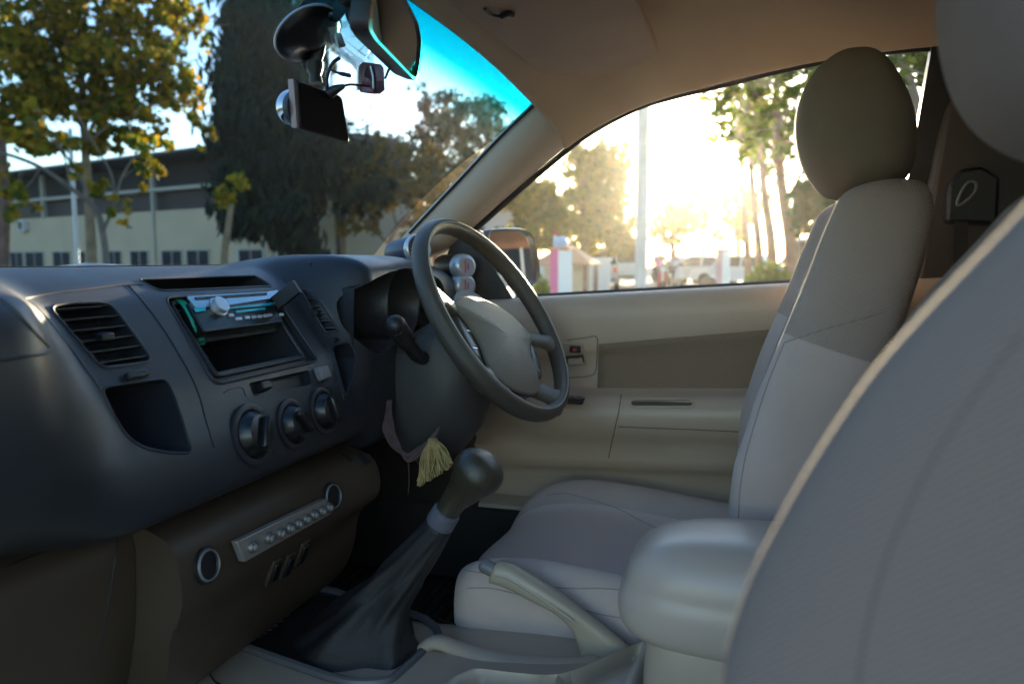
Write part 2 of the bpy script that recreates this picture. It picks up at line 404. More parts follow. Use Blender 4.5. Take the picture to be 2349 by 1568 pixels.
rim(pockL, .0016, dash_m, name='tray_rim'); rim(pockR, .0014, dash_m, name='tray_rim')
rim(slot, .0016, dash_m, name='slot_rim')
# small cup-holder handle under the passenger vent and thumb wheel under the driver vent
p, nn = hit(BV, *z5(815, 818)); t1 = (hit(BV, *z5(890, 800))[0]-hit(BV, *z5(740, 835))[0])
B().box(p+nn*.002, (t1.length*.8, .008, .009), ax=(t1.normalized(), nn, t1.normalized().cross(nn))).build('vent_shutter', dark_m, dash, bevel=.002)
p, nn = hit(BV, *z5(2030, 600)); B().box(p+nn*.001, (.018, .006, .010), ax=(XA, nn, XA.cross(nn))).build('vent_thumb_wheel', dark_m, dash, bevel=.0015)
# hazard button and blank panel
p, nn = hit(BV, *z5(1932, 808)); B().box(p+nn*.004, (.026, .014, .022), ax=(XA, nn, XA.cross(nn))).build('hazard_button', grey_m, dash, bevel=.003)
seam([z5(1350, 920), z5(1400, 893), z5(1460, 890), z5(1480, 940)], 'blank_panel_seam', .0008)
p, nn = hit(BV, *z5(1610, 870)); tx = (p - hit(BV, *z5(1560, 882))[0]).normalized()
B().box(p+IN*.006, (.02, .014, .012), ax=(tx, IN, tx.cross(IN))).build('slide_lever', dark_m, dash, bevel=.002)

# climate dials
for i, (px, rr) in enumerate(((z5(1525, 1170), .034), (z5(1765, 1108), .030), (z5(1952, 1030), .030))):
    p, nn = hit(BV, *px)
    kb = B().lathe(p-nn*.003, nn, [(0, rr*1.18), (.005, rr*1.18), (.006, rr*1.12), (.006, rr*.95), (.004, rr*.92)], 40, False).build('climate_dial', dash_m, dash)
    B().lathe(p-nn*.002, nn, [(0, rr*.92), (.004, rr*.9), (.014, rr*.74), (.017, rr*.68), (.018, rr*.5)], 40).build('dial_knob', gloss_m, kb)
    up = V((0, .3, .95)); a = R_((-28, 35, 10)[i]); e1 = nn.cross(up).normalized(); e2 = e1.cross(nn)*-1
    d = (e1*math.sin(a)+up*math.cos(a)); d = (d-nn*d.dot(nn)).normalized()
    B().box(p+nn*.019, (rr*.26, .012, rr*1.30), ax=(d.cross(nn), nn, d)).build('dial_grip', gloss_m, kb, bevel=.0035)

# ---------------------------------------------------------------- instrument cluster in the recess
clus = B().box((.388, .708, 1.175), (.36, .01, .16)).build('instrument_cluster', dark_m, car)
lin = B().rings([[V((.388+a*k, y, 1.172+b*k)) for a, b in ((-.20, -.07), (.19, -.06), (.195, .03), (.10, .078), (-.08, .078), (-.19, .045))] for y, k in ((.622, .965), (.705, .90))], False).build('cluster_lining', dark_m, clus)
for cx, r in ((.390, .066), (.512, .050)):
    B().lathe((cx, .69, 1.178), (0, -1, 0), [(-.01, r*.86), (.0, r*.88), (.065, r), (.068, r*1.02), (.065, r*1.05), (0, r*1.02)], 48, False).build('dial_cowl', dash_m, clus)
    fc = B().lathe((cx, .701, 1.178), (0, -1, 0), [(0, r*.85), (.001, r*.85)], 40).build('gauge_face', dark_m, clus)
    tk = B()
    for k in range(21):
        a = R_(-130+13*k); c, s = math.sin(a), math.cos(a)
        tk.box((cx+c*r*.72, .6985, 1.178+s*r*.72), (.0014, .001, r*.12 if k % 2 else r*.18), ax=(V((s, 0, -c)), V((0, 1, 0)), V((c, 0, s))))
    tk.build('gauge_ticks', mat('gauge_white', (.5, .5, .5), .5), fc)
    a = R_(-120); B().box((cx+math.sin(a)*r*.32, .697, 1.178+math.cos(a)*r*.32), (.003, .001, r*.66), ax=(V((math.cos(a), 0, -math.sin(a))), V((0, 1, 0)), V((math.sin(a), 0, math.cos(a))))).build('needle', mat('needle_red', (.5, .06, .02), .4), fc)

# ---------------------------------------------------------------- car stereo in the upper half of the opening
ster = B()
ster.prism(rounded([stk(-.090, .060, -.012), stk(.090, .060, -.012), stk(.088, .106, -.012), stk(-.088, .106, -.012)], .005), SN*.016-V((0, 0, 0)))
stereo = ster.build('car_stereo', gloss_m, car, bevel=.0015)
B().prism([stk(-.089, .055, -.014), stk(.089, .055, -.014), stk(.089, .107, -.014), stk(-.089, .107, -.014)], V((0, .13, -.03))).build('stereo_chassis', dark_m, stereo)
def onst(px, h=0):
    q = onpl(stk(0, 0, h), SN, *px); return q
ster_hi = mat('stereo_silver', (.32, .42, .50), .22, metal=.7)
B().prism(rounded([onst(z11(380, 372), .004), onst(z11(1290, 318), .004), onst(z11(1410, 300), .004), onst(z11(1450, 352), .004), onst(z11(1405, 385), .004), onst(z11(860, 470), .004), onst(z11(480, 500), .004)], .003), SN*.002).build('stereo_fascia', ster_hi, stereo)
B().prism([onst(z11(480, 378), .0062), onst(z11(1290, 322), .0062), onst(z11(1295, 348), .0062), onst(z11(500, 404), .0062)], SN*.001).build('disc_slot', dark_m, stereo)
cyan_m = mat('cyan_gloss', (.0, .42, .48), .15, coat=.4)  # the cyan reflected by the strips is put into this colour
B().prism([onst(z11(855, 492), .0062), onst(z11(1380, 436), .0062), onst(z11(1330, 470), .0062), onst(z11(870, 506), .0062)], SN*.001).build('reflecting_strip', cyan_m, stereo)
B().prism([onst(z11(945, 530), .0052), onst(z11(1275, 490), .0052), onst(z11(1275, 515), .0052), onst(z11(950, 556), .0052)], SN*.001).build('reflecting_strip', cyan_m, stereo)
B().prism([onst(z11(470, 500), .0052), onst(z11(600, 486), .0052), onst(z11(600, 530), .0052), onst(z11(490, 545), .0052)], SN*.001).build('source_button', cyan_m, stereo)
q = onst(z11(740, 490), .004)
B().lathe(q, SN, [(0, .0145), (.003, .0145), (.0035, .0122), (.0095, .0122), (.0102, .0115)], 36).build('volume_knob', silver_m, stereo, auto=25)
bt = [(975, 620), (1075, 606), (1150, 600), (1215, 592), (1280, 584), (1330, 576), (890, 580), (1460, 572)]
for px in bt:
    c = onst(z11(*px), .0045); B().box(c, (.0095 if px[0] != 975 else .013, .004, .0045), ax=(XA, SN, SB)).build('preset_button', silver_m, stereo, bevel=.0008)
for a in (.0, .02): B().tube([stk(-.094, .104, -.006-a*.2), stk(-.096+a*.2, .085, -.004), stk(-.094+a*.15, .062, -.004), stk(-.096+a*.1, .030, -.006), stk(-.099+a*.1, .012, -.012)], .0026, 8)
gc = B()
for k in range(3):
    o = .0035*k
    gc.tube(spline([onst(z11(235, 395), -.01)+XA*o, onst(z11(330, 440), -.004)+XA*o, onst(z11(410, 560), -.002)+XA*o, onst(z11(470, 690), -.004)+XA*o, onst(z11(520, 800), -.010)+XA*o, onst(z11(545, 905), -.02)+XA*o], 6), .0021, 8)
tag(gc.build('cable', mat('green_cable', (.0, .30, .20), .35)), 'bundle of bright green cable hanging in the left side of the stereo opening', 'cable')
a, b = onst(z11(1400, 440), .006), onst(z11(1640, 250), .050)
dv = (b-a).normalized(); us = B().prism(rounded([a+SB.cross(dv).normalized()*s*.0045+dv.cross(SB.cross(dv)).normalized()*t*.011 for s, t in ((-1, -1), (1, -1), (1, 1), (-1, 1))], .002), b-a)
ob = thing('memory_stick', 'black memory stick plugged into the face of the car stereo', 'memory stick', a)
us.build('stick_body', dark_m, ob, bevel=.001); B().box(a-dv*.004, (.009, .004, .012), ax=(SB.cross(dv).normalized(), dv.cross(SB.cross(dv)).normalized(), dv)).build('plug', steel_m, ob)

# ---------------------------------------------------------------- lower dash, sockets, switches
low = B(); rs = []
for x in np.linspace(-.24, .20, 23):
    k = sstep(.08, .20, x); yo = .0
    pr = [(.70, .985), (.655, .962), (.618 - .02*k, .945), (.606-.025*k, .915), (.604-.02*k, .88), (.612, .855), (.622, .835), (.628, .80), (.64, .765), (.66, .735), (.70, .70)]
    rs.append([V((x, p.x + .0, p.y)) for p in spline(pr, 3)] + [V((x, .80, .70)), V((x, .80, .985))])
low.rings(rs)
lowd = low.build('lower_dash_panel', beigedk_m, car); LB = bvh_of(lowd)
glo = B(); rs = []
for x in np.linspace(-.72, -.242, 14):
    pr = [(.76, .99), (.70, .975), (.668, .95), (.665, .90), (.672, .83), (.69, .76), (.73, .69)]
    rs.append([V((x, p.x, p.y)) for p in spline(pr, 3)] + [V((x, .85, .69)), V((x, .85, .99))])
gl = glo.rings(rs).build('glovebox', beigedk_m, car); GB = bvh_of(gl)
try: seam([(20, 1296), (100, 1262), (180, 1230), (236, 1212), (262, 1214), (268, 1240), (258, 1320), (240, 1425), (222, 1500)], 'glovebox_lid_seam', .0012, GB, dark_m, gl, 6)
except ValueError as e: print('glove', e)
def lowhit(px): return hit(LB, *px)
for px, r in ((z7(505, 850), .0175), (z7(1240, 447), .0175)):
    p, nn = lowhit(px)
    so = B().lathe(p-nn*.002, nn, [(-.0, r*1.25), (.005, r*1.22), (.006, r*1.0), (.0042, r*.9), (.004, .001)], 32, False).build('power_socket', dark_m, lowd)
    B().lathe(p, nn, [(.004, r*1.08), (.0055, r*1.05), (.0065, r*.98), (.005, r*.92)], 32, False).build('socket_ring', grey_m, so)
for px in (z7(895, 880), z7(975, 845), z7(1060, 775)):
    p, nn = lowhit(px); sw = B().box(p+nn*.001, (.023, .008, .040), ax=(XA, nn, XA.cross(nn))).build('rocker_switch', beigedk_m, lowd, bevel=.002)
    B().box(p+nn*.004, (.015, .008, .030), ax=(XA, nn, XA.cross(nn))).build('switch_key', gloss_m, sw, bevel=.002)
for px in (z7(1325, 220), z7(1430, 225)):
    try:
        p, nn = lowhit(px); B().box(p+nn*.0005, (.006 if px[0] < 800 else .016, .003, .024), ax=(XA, nn, XA.cross(nn))).build('slot', dark_m, lowd)
    except ValueError: pass
# LED strip screwed over the switches
c4 = [Y(*p, .592) for p in (z7(690, 712), z7(735, 832), z7(1242, 548), z7(1208, 458))]
ex = ((c4[3]-c4[0])+(c4[2]-c4[1])).normalized(); nL = V((0, -1, 0)); nL = (nL-ex*nL.dot(ex)).normalized(); ezz = ex.cross(nL)*-1
strip = thing('light_strip', 'aluminium strip of round studs screwed across the lower dash above three switches', 'light strip', c4[1])
B().prism(c4, V((0, .010, 0))).build('strip_plate', mat('brushed_alu', (.42, .38, .36), .35, metal=.55, bump=('noise', 600, .2)), strip, bevel=.0012)
for px in ((770, 742), (868, 690), (935, 662), (990, 632), (1040, 606), (1086, 580), (1132, 555), (1180, 532), (1220, 512)):
    c = Y(*z7(*px), .592); r = .0078
    sb = B().lathe(c, (0, -1, 0), [(0, r), (.004, r), (.006, r*.8)], 18).build('stud', mat('dull_steel', (.22, .20, .18), .5, metal=.7), strip)
    B().ball(c+V((0, -.006, 0)), (r*.6, r*.5, r*.6), 6).build('stud_lens', mat('lens_clear', (.20, .19, .18), .3), sb)

# ---------------------------------------------------------------- steering column and wheel
WT, WY = R_(32.4), R_(-7.0); WC = V((.37, .438, 1.160)); WR = .1885
Rz = Matrix.Rotation(WY, 3, 'Z'); WA = Rz @ V((1, 0, 0)); WB = Rz @ V((0, math.sin(WT), math.cos(WT))); WN = Rz @ V((0, -math.cos(WT), math.sin(WT)))
def wl_(a, b, h=0): return WC+WA*a+WB*b+WN*h
def wpx(px, h=0):
    q = onpl(WC+WN*h, WN, *px)-WC; return q.dot(WA), q.dot(WB)
wheel = thing('steering_wheel', '', ''); del wheel['label'], wheel['category']; wheel.parent = car
rim_b = B(); rs = []
for i in range(97):
    a = 2*math.pi*i/96; er = WA*math.cos(a)+WB*math.sin(a); r = .0128 + .0012*max(0, math.cos(a*2-1.2))
    bump_ = .0011*math.sin(a*34) if (.35 < (a % math.pi) < 1.1) else 0
    ring = []
    for k in range(16):
        t = 2*math.pi*k/16; rr = r + (bump_ if math.cos(t) < -.2 else 0)
        ring.append(WC+er*(WR+rr*1.0*math.cos(t))+WN*(rr*1.22*math.sin(t)))
    rs.append(ring)
rimo = rim_b.rings(rs, False).build('rim', wheel_m, wheel)
B().loop([wl_((WR-.002)*math.cos(2*math.pi*i/96), (WR-.002)*math.sin(2*math.pi*i/96), .0166) for i in range(96)], .0012, 6).build('rim_stitching', mat('thread', (.45, .40, .33), .7), rimo)
# the wheel is turned a little to the right; pad, button panels and spokes are laid out in its own frame
TURN = R_(-20); PO = (.006, .0)
def wt(a, b, h=0):
    c, s_ = math.cos(TURN), math.sin(TURN); a += PO[0]; return wl_(a*c-b*s_, a*s_+b*c, h)
po = [(-.112, .006), (-.06, .034), (0, .042), (.06, .034), (.112, .006), (.114, -.012), (.094, -.034), (.080, -.068), (.080, -.10), (.070, -.128), (.03, -.144), (-.03, -.144), (-.070, -.128), (-.080, -.10), (-.080, -.068), (-.094, -.034), (-.114, -.012)]
outl = spline([V((a, b, 0)) for a, b in po], 5, True); cen = V((0, -.052, 0)); rs = []
for sc, h in [(.97, -.05), (.985, -.022), (1.0, -.014), (1.0, -.010)]+[(k, -.006+.022*(1-k**2.4)) for k in (.985, .96, .92, .86, .78, .68, .56, .42, .26, .10)]:
    rs.append([wt(*(cen+(p-cen)*sc).xy, h) for p in outl])
pad = B().rings(rs).build('airbag_cover', pad_m, wheel, auto=0)
B().loop([wt(*(cen+(p-cen)*1.008).xy, -.010) for p in outl], .0014, 6).build('cover_seam', dark_m, pad)
taupe = mat('panel_taupe', (.10, .088, .07), .3)
for sx in (-1, 1):
    lp = spline([V((sx*a, b, 0)) for a, b in ((.114, -.017), (.098, -.036), (.085, -.068), (.085, -.098), (.104, -.094), (.118, -.065), (.122, -.035))], 4, True); lc = sum(lp, V((0, 0, 0)))/len(lp)
    pn = B().rings([[wt(*(lc+(p-lc)*k).xy, h) for p in lp] for k, h in ((1, -.05), (1, -.016), (.95, -.011), (.8, -.009), (.4, -.008))]).build('button_panel', taupe, wheel, auto=50)
    for yy in (-.045, -.078): B().tube([wt(sx*.089, yy, -.0085), wt(sx*.104, yy-.002, -.0085)], .0008, 6).build('panel_mark', chrome_m, pn)
spoke_m = mat('spoke_leather', (.12, .105, .085), .3, bump=('leather', 420, .2))
def spoke(a0, b0, deg, w0, w1):
    e = V((WR*.985*math.cos(R_(deg)), WR*.985*math.sin(R_(deg)), 0)); st_ = V((a0, b0, 0)); d = (e-st_); L = d.length; d.normalize(); sd_ = V((-d.y, d.x, 0)); rs = []
    for i in range(13):
        t = i/12; w_ = lerp(w0, w1, t)+.022*max(0, t-.62)**2*6; h = -.020+.020*sstep(0, 1, t)
        rs.append([wt(*(st_+d*(L*t)+sd_*(w_*math.copysign(abs(math.cos(q))**.7, math.cos(q)))).xy, h+.0105*math.sin(q)) for q in np.linspace(0, 2*math.pi, 17)[:-1]])
    B().rings(rs).build('spoke', spoke_m, wheel)
for sx in (-1, 1):
    spoke(sx*.085, -.002, -3 if sx > 0 else 183, .014, .013); spoke(sx*.050, -.110, -53 if sx > 0 else 233, .022, .017)
# back of the hub and column shroud
B().rings([[wl_(r*math.cos(t), r*math.sin(t)-.01, h) for t in np.linspace(0, 2*math.pi, 33)[:-1]] for r, h in ((.085, -.028), (.080, -.05), (.062, -.075), (.05, -.085))]).build('hub_shroud', mat('column_plastic', (.045, .042, .04), .5, bump=('noise', 800, .12)), wheel)
colm = mat('column_plastic', (.045, .042, .04), .5)
colu = thing('steering_column', '', ''); del colu['label'], colu['category']; colu.parent = car
rs = []
for h, w, up, dn in ((-.075, .060, .050, .085), (-.10, .075, .058, .115), (-.14, .082, .060, .145), (-.20, .086, .058, .165), (-.25, .086, .05, .170)):
    ring = []
    for k in range(28):
        t = 2*math.pi*k/28; c, s = math.cos(t), math.sin(t)
        e = 2/3.2; a = w*math.copysign(abs(c)**e, c); b = (up if s > 0 else dn)*math.copysign(abs(s)**e, s)
        if s < 0: a *= 1-.32*abs(s)**2
        ring.append(wl_(a, b-.005, h))
    rs.append(ring)
B().rings(rs).build('column_shroud', colm, colu)
# stalks
st0, st1 = Y(*z6(545, 760), .545), Y(*z6(440, 615), .545)
stk_ = B().tube(spline([wl_(-.05, -.005, -.13), lerp(wl_(-.05, -.005, -.13), st0, .6), st0, lerp(st0, st1, .5), st1, st1+(st1-st0)*.18], 5), [.012]*6+[.011]*5+[.0125]*5+[.0165]*5+[.0175]*3+[.0135]+[.005], 14).build('stalk', dark_m, colu)
B().ball(st1+(st1-st0)*.16, .0172, 9).build('stalk_tip', dark_m, stk_)
B().tube(spline([wl_(.05, -.005, -.13), wl_(.13, .03, -.13), wl_(.18, .05, -.125)], 5), [.010]*6+[.013]*4+[.012], 12).build('stalk', dark_m, colu)

# garland of faded threads hanging under the column
gar = thing('garland', 'faded pink and yellow flower garland with a tassel hanging under the steering column', 'garland', X(*z13(640, 900), .26))
pk, yl = mat('garland_pink', (.11, .065, .07), .95, var=.3, vscale=80), mat('garland_straw', (.42, .30, .12), .95, var=.3, vscale=80)
th = B()
for k in range(16):
    j = lambda s: V((random.uniform(-s, s), random.uniform(-s, s), random.uniform(-s, s)))
    th.tube(spline([X(*z13(330+random.uniform(-20, 20), 0), .27), X(*z13(300+k*7-40, 250), .262)+j(.003), X(*z13(400+k*6-50, 480), .255)+j(.003), X(*z13(520, 600+k*5), .25)+j(.003), X(*z13(640+random.uniform(-20, 20), 560+k*4), .25)+j(.003), X(*z13(800, 440), .255)+j(.003), X(*z13(890, 300), .26)], 5), .0017, 5)
th.build('thread_loop', pk, gar)
ts = B(); top = X(*z13(815, 430), .25)
for k in range(120):
    u = random.random(); e = V(z13(660+u*370+random.uniform(-30, 30), 930-u*230+random.uniform(-40, 40))+(0,))
    en = X(e.x, e.y, .25+random.uniform(-.018, .018)); mid = lerp(top, en, .5)+V((random.uniform(-.006, .006), random.uniform(-.008, .008), .006))
    ts.tube(spline([top+V((random.uniform(-.006, .006), random.uniform(-.006, .006), 0)), mid, en], 4), [.0012]*8+[.0020], 5)
ts.build('tassel', yl, gar)
B().tube([X(*z13(520, 620), .25), X(*z13(545, 720), .25), X(*z13(550, 900), .25), X(*z13(540, 1040), .25)], .0008, 5).build('loose_thread', pk, gar)
kr = thing('key_ring', 'steel key ring dangling from the ignition behind the steering wheel', 'key ring', X(*z13(1200, 290), .45))
B().loop(spline([X(*z13(*p), .45) for p in ((1195, 100), (1190, 200), (1200, 275), (1245, 270), (1268, 190), (1255, 100), (1225, 60))], 4, True), .0016, 6).build('ring', steel_m, kr)
B().tube([X(*z13(1085, 145), .45), X(*z13(1120, 215), .45), X(*z13(1185, 300), .45)], [.003, .0022, .003], 6).build('key', steel_m, kr)

# ---------------------------------------------------------------- floor, mat, centre console
flo = B().box((0, .1, .52), (1.50, 2.6, .06)).build('cab_floor', carpet_m, car)
B().box((0, 1.10, .85), (1.40, .05, .80)).build('firewall', carpet_m, car)
fm = B().prism(rounded([Z(*z8(0, 1085), .56), V((.13, .40, .56)), V((.13, 1.0, .56)), V((.62, 1.0, .56)), V((.62, .35, .56))], .03), V((0, 0, .008))).build('floor_mat', carpet_m)
tag(fm, 'black ribbed floor mat in the dark driver footwell', 'floor mat')
mt = B()
for i in range(26): mt.box((.375, .38+.022*i, .5695), (.46, .010, .004))
mt.build('mat_ribs', dark_m, fm)
# tunnel: beige moulded console from the dash to the armrest box
CX = .03
con = B(); rs = []
stn = [(.80, .170, .150, .700), (.70, .170, .150, .700), (.62, .165, .145, .700), (.54, .160, .140, .701), (.46, .155, .135, .703), (.42, .152, .133, .708), (.38, .150, .130, .716), (.30, .148, .128, .722), (.2, .148, .128, .724), (.1, .148, .128, .726), (-.1, .148, .128, .726), (-.5, .148, .128, .726)]
for y, wl2, wr2, z in stn:
    pr = [(-wl2-.045, .55), (-wl2-.03, z-.07), (-wl2-.010, z-.018), (-wl2+.02, z-.002), (-.07, z), (.07, z), (wr2-.02, z-.002), (wr2+.008, z-.018), (wr2+.02, z-.07), (wr2+.03, .55)]
    rs.append([V((CX+p.x, y, p.y)) for p in spline(pr, 3)])
console = con.rings(rs).build('centre_console', mat('console_plastic', (.43, .345, .275), .42, bump=('noise', 700, .1), var=.06, vscale=8), car)
conm = mat('console_plastic', (.36, .33, .29), .42)
# raised tray walls around the handbrake slot
def dive(ps, dz=.035):
    a, b = ps[0]+(ps[0]-ps[1]).normalized()*.035, ps[-1]+(ps[-1]-ps[-2]).normalized()*.035
    return spline([a-V((0, 0, dz))]+ps+[b-V((0, 0, dz))], 5)
ty = [Z(*z8(*p), .727) for p in ((-40, 1262), (120, 1305), (250, 1345), (450, 1378), (650, 1392), (830, 1390), (920, 1378))]
B().tube([p-V((0, 0, .010)) for p in dive(ty)], .014, 14, flat=.7).build('tray_edge', conm, console)
ty = spline([Z(*z8(*p), .742) for p in ((60, 1548), (130, 1500), (220, 1478), (420, 1500), (620, 1515), (760, 1495), (900, 1440), (1060, 1370), (1190, 1318), (1215, 1340), (1160, 1440), (1110, 1560), (1080, 1680), (700, 1760), (200, 1750), (40, 1650))], 4, True)
tcn = sum(ty, V((0, 0, 0)))/len(ty)
def off(p, d): return p+(p-tcn).normalized()*d
B().rings([[off(p, d)+V((0, 0, h)) for p in ty] for d, h in ((.016, -.024), (.012, -.006), (.007, .002), (0, .005), (-.007, .003), (-.011, -.003), (-.015, -.020), (-.03, -.0225))]+[[tcn+(p-tcn)*.2+V((0, 0, -.0228)) for p in ty]]).build('tray', conm, console, auto=60)
# frame of the lever gaiter, gaiter, lever, knob
fr_px = [(705, 1325), (735, 1255), (830, 1170), (1000, 1060), (1150, 1000), (1300, 1030), (1450, 1090), (1640, 1135), (1790, 1180), (1868, 1268), (1780, 1370), (1640, 1500), (1560, 1545), (1330, 1548), (1000, 1440), (820, 1375)]
fr = spline([Z(*z7(*p), .702) for p in fr_px], 3, True); fc_ = sum(fr, V((0, 0, 0)))/len(fr)
gear = thing('gear_lever', '', ''); del gear['label'], gear['category']; gear.parent = car
B().loop([p+V((0, 0, .004)) for p in fr], .0065, 8).build('gaiter_frame', mat('frame_grey', (.10, .10, .11), .4), gear)
B().loop([fc_+(p-fc_)*1.10+V((0, 0, .0005)) for p in spline([Z(*z7(*p), .702) for p in ((600, 1400), (700, 1240), (1000, 1050), (1450, 1075), (1900, 1200), (1940, 1270), (1700, 1530), (1330, 1640), (700, 1540))], 4, True)], .0012, 6).build('console_seam', dark_m, console)
bt_, tp_ = X(*z7(1880, 600), .03), X(*z7(1870, 560), .03)
path = [fc_+V((.012, .03, .0)), X(*z7(1400, 1180), .03), X(*z7(1560, 960), .03), X(*z7(1720, 760), .03), X(*z7(1885, 590), .03)]
ga = B(); rs = []; NR = 64
rnd = [random.uniform(-1, 1) for _ in range(8)]
for i in range(26):
    t = i/25
    c = lerp(fc_, X(*z7(1300, 1250), .03), sstep(0, .35, t)) if t < .35 else None
    base_c = fc_; top_c = X(*z7(1888, 600), .03)
    # axis of the bag bends from the plate to the lever
    kz = t**1.15; axis = spline([fc_, lerp(fc_, top_c, .22)+V((0, .005, -.055)), lerp(fc_, top_c, .50)+V((0, .01, -.035)), lerp(fc_, top_c, .75)+V((0, 0, -.01)), top_c], 10)
    c = axis[min(40, int(round(kz*40)))]
    ring = []
    for j in range(NR):
        q = fr[int(j*len(fr)/NR)]-fc_; an = math.atan2(q.y, q.x)
        sq = 1-sstep(0, .42, t); wtop = .0195
        rad = V((q.x, q.y, 0))*(.985*(1-sstep(0, .64, t)**.8)) ; tube_r = (wtop + .052*(1-t)**1.25)*sstep(0, .40, t)
        dirv = V((math.cos(an), math.sin(an), 0))
        tl = V((0, -.60, .80)); dirt = (dirv - tl*dirv.dot(tl)); dirt.normalize(); dd = lerp(dirv, dirt, sstep(.15, .6, t))
        fold = .010*math.sin(an*4+t*9+rnd[0]*3)*math.sin(math.pi*min(1, t*1.25))*(1-t*.8) + .005*math.sin(an*9+rnd[1]*5-t*14)*math.sin(math.pi*t)*(1-t*.7)
        sag = -.010*math.sin(math.pi*min(1, t/.35)) if t < .35 else 0
        ring.append(c + rad + dd*(tube_r+fold*1.4) + V((0, 0, sag+.012*math.sin(an*3+rnd[2]*4)*math.sin(math.pi*min(1, t/.5))*(1-t))))
    rs.append(ring)
B().rings(rs).build('gaiter', boot_m, gear, auto=70, sub=1)
ax = (X(*z7(2000, 420), .03)-X(*z7(1885, 600), .03)).normalized()
q0 = X(*z7(1885, 592), .03)
B().lathe(q0-ax*.006, ax, [(0, .0190), (.003, .0205), (.022, .0195), (.024, .017)], 28).build('collar', mat('collar_grey', (.12, .12, .15), .35), gear)
KC = X(1092, 1088, .03); kd = (KC-q0).normalized()
knob_m = mat('knob_leather', (.045, .038, .026), .2, bump=('leather', 260, .25), coat=.3)
k0 = q0+ax*.018; L_ = (KC-k0).length
kp = spline([k0, k0+ax*(L_*.3), lerp(k0, KC, .6), lerp(k0, KC, .85), KC+kd*.006, KC+kd*.020, KC+kd*.030, KC+kd*.0355], 5)
kr_ = [V((r, 0, 0)) for r in (.0165, .0185, .0235, .0310, .0355, .0310, .0185, .002)]
B().tube(kp, [q.x for q in spline(kr_, 5)], 28).build('knob', knob_m, gear)

# handbrake: straight grip with push button, wedge-shaped lever running down into the console
hb = thing('handbrake', '', ''); del hb['label'], hb['category']; hb.parent = car
HX = .085
def hx(*p): return X(*z8(*p), HX)
hbm = mat('handbrake_plastic', (.40, .33, .25), .35, bump=('noise', 700, .08))
up = [(345, 825), (420, 842), (520, 900), (640, 975), (760, 1060), (880, 1150), (1000, 1240), (1130, 1345), (1180, 1390)]
dn = [(300, 945), (370, 965), (450, 1000), (560, 1060), (660, 1110), (745, 1185), (800, 1280), (830, 1400), (840, 1440)]
rs = []
ups, dns = spline([hx(*p) for p in up], 3), spline([hx(*p) for p in dn], 3)
for i, (a, b) in enumerate(zip(ups, dns)):
    t = i/(len(ups)-1); c = (a+b)/2; d = (a-b)/2; w = lerp(.017, .013, sstep(.3, .7, t))
    rs.append([c+d*math.copysign(abs(math.sin(q))**.75, math.sin(q))+XA*(w*math.copysign(abs(math.cos(q))**.75, math.cos(q))) for q in np.linspace(0, 2*math.pi, 21)[:-1]])
r0 = rs[0]; c0 = sum(r0, V((0, 0, 0)))/20; rs.insert(0, [c0+(p-c0)*.82-(rs[1][0]-rs[0][0])*.5 for p in r0])
B().rings(rs).build('lever_arm', hbm, hb, auto=60)
gd = (hx(300, 880)-hx(420, 945)).normalized(); g0 = hx(325, 885)
B().lathe(g0, gd, [(0, .0105), (.018, .0105), (.022, .009), (.024, .006)], 20).build('release_button', grey_m, hb)
B().tube(spline([hx(*p)+V((-.016, 0, 0)) for p in ((345, 880), (430, 905), (560, 985), (680, 1065), (800, 1150))], 4), .0022, 6).build('grip_rib', hbm, hb)

# armrest box between the seats
def sbox(x0, x1, y0, y1, z0, z1, e=2/5, n=40, tap=None):
    rs = []; cx, cy_, hx_, hy_ = (x0+x1)/2, (y0+y1)/2, (x1-x0)/2, (y1-y0)/2
    for k, (zz, sc) in enumerate(tap):
        rs.append([V((cx+hx_*sc*math.copysign(abs(math.cos(q))**e, math.cos(q)), cy_+hy_*(1-(1-sc)*.8)*math.copysign(abs(math.sin(q))**e, math.sin(q)), z0+(z1-z0)*zz)) for q in np.linspace(0, 2*math.pi, n+1)[:-1]])
    return rs
arm = thing('armrest_box', '', ''); del arm['label'], arm['category']; arm.parent = car
B().rings(sbox(-.090, .105, -.32, .125, .715, .83, tap=[(0, .97), (.5, .97), (.9, .96), (1, .93)])).build('box_body', conm, arm)
armv = mat('armrest_vinyl', (.49, .40, .345), .30, bump=('noise', 900, .10), var=0)
lid = B().rings(sbox(-.095, .110, -.34, .155, .815, .945, 2/3.6, tap=[(0, .80), (.05, .93), (.14, .985), (.30, 1.0), (.44, .99), (.50, .955), (.56, .955), (.70, .93), (.84, .84), (.94, .66), (.985, .42), (1, .1)])).build('lid', armv, arm, auto=80, sub=1)

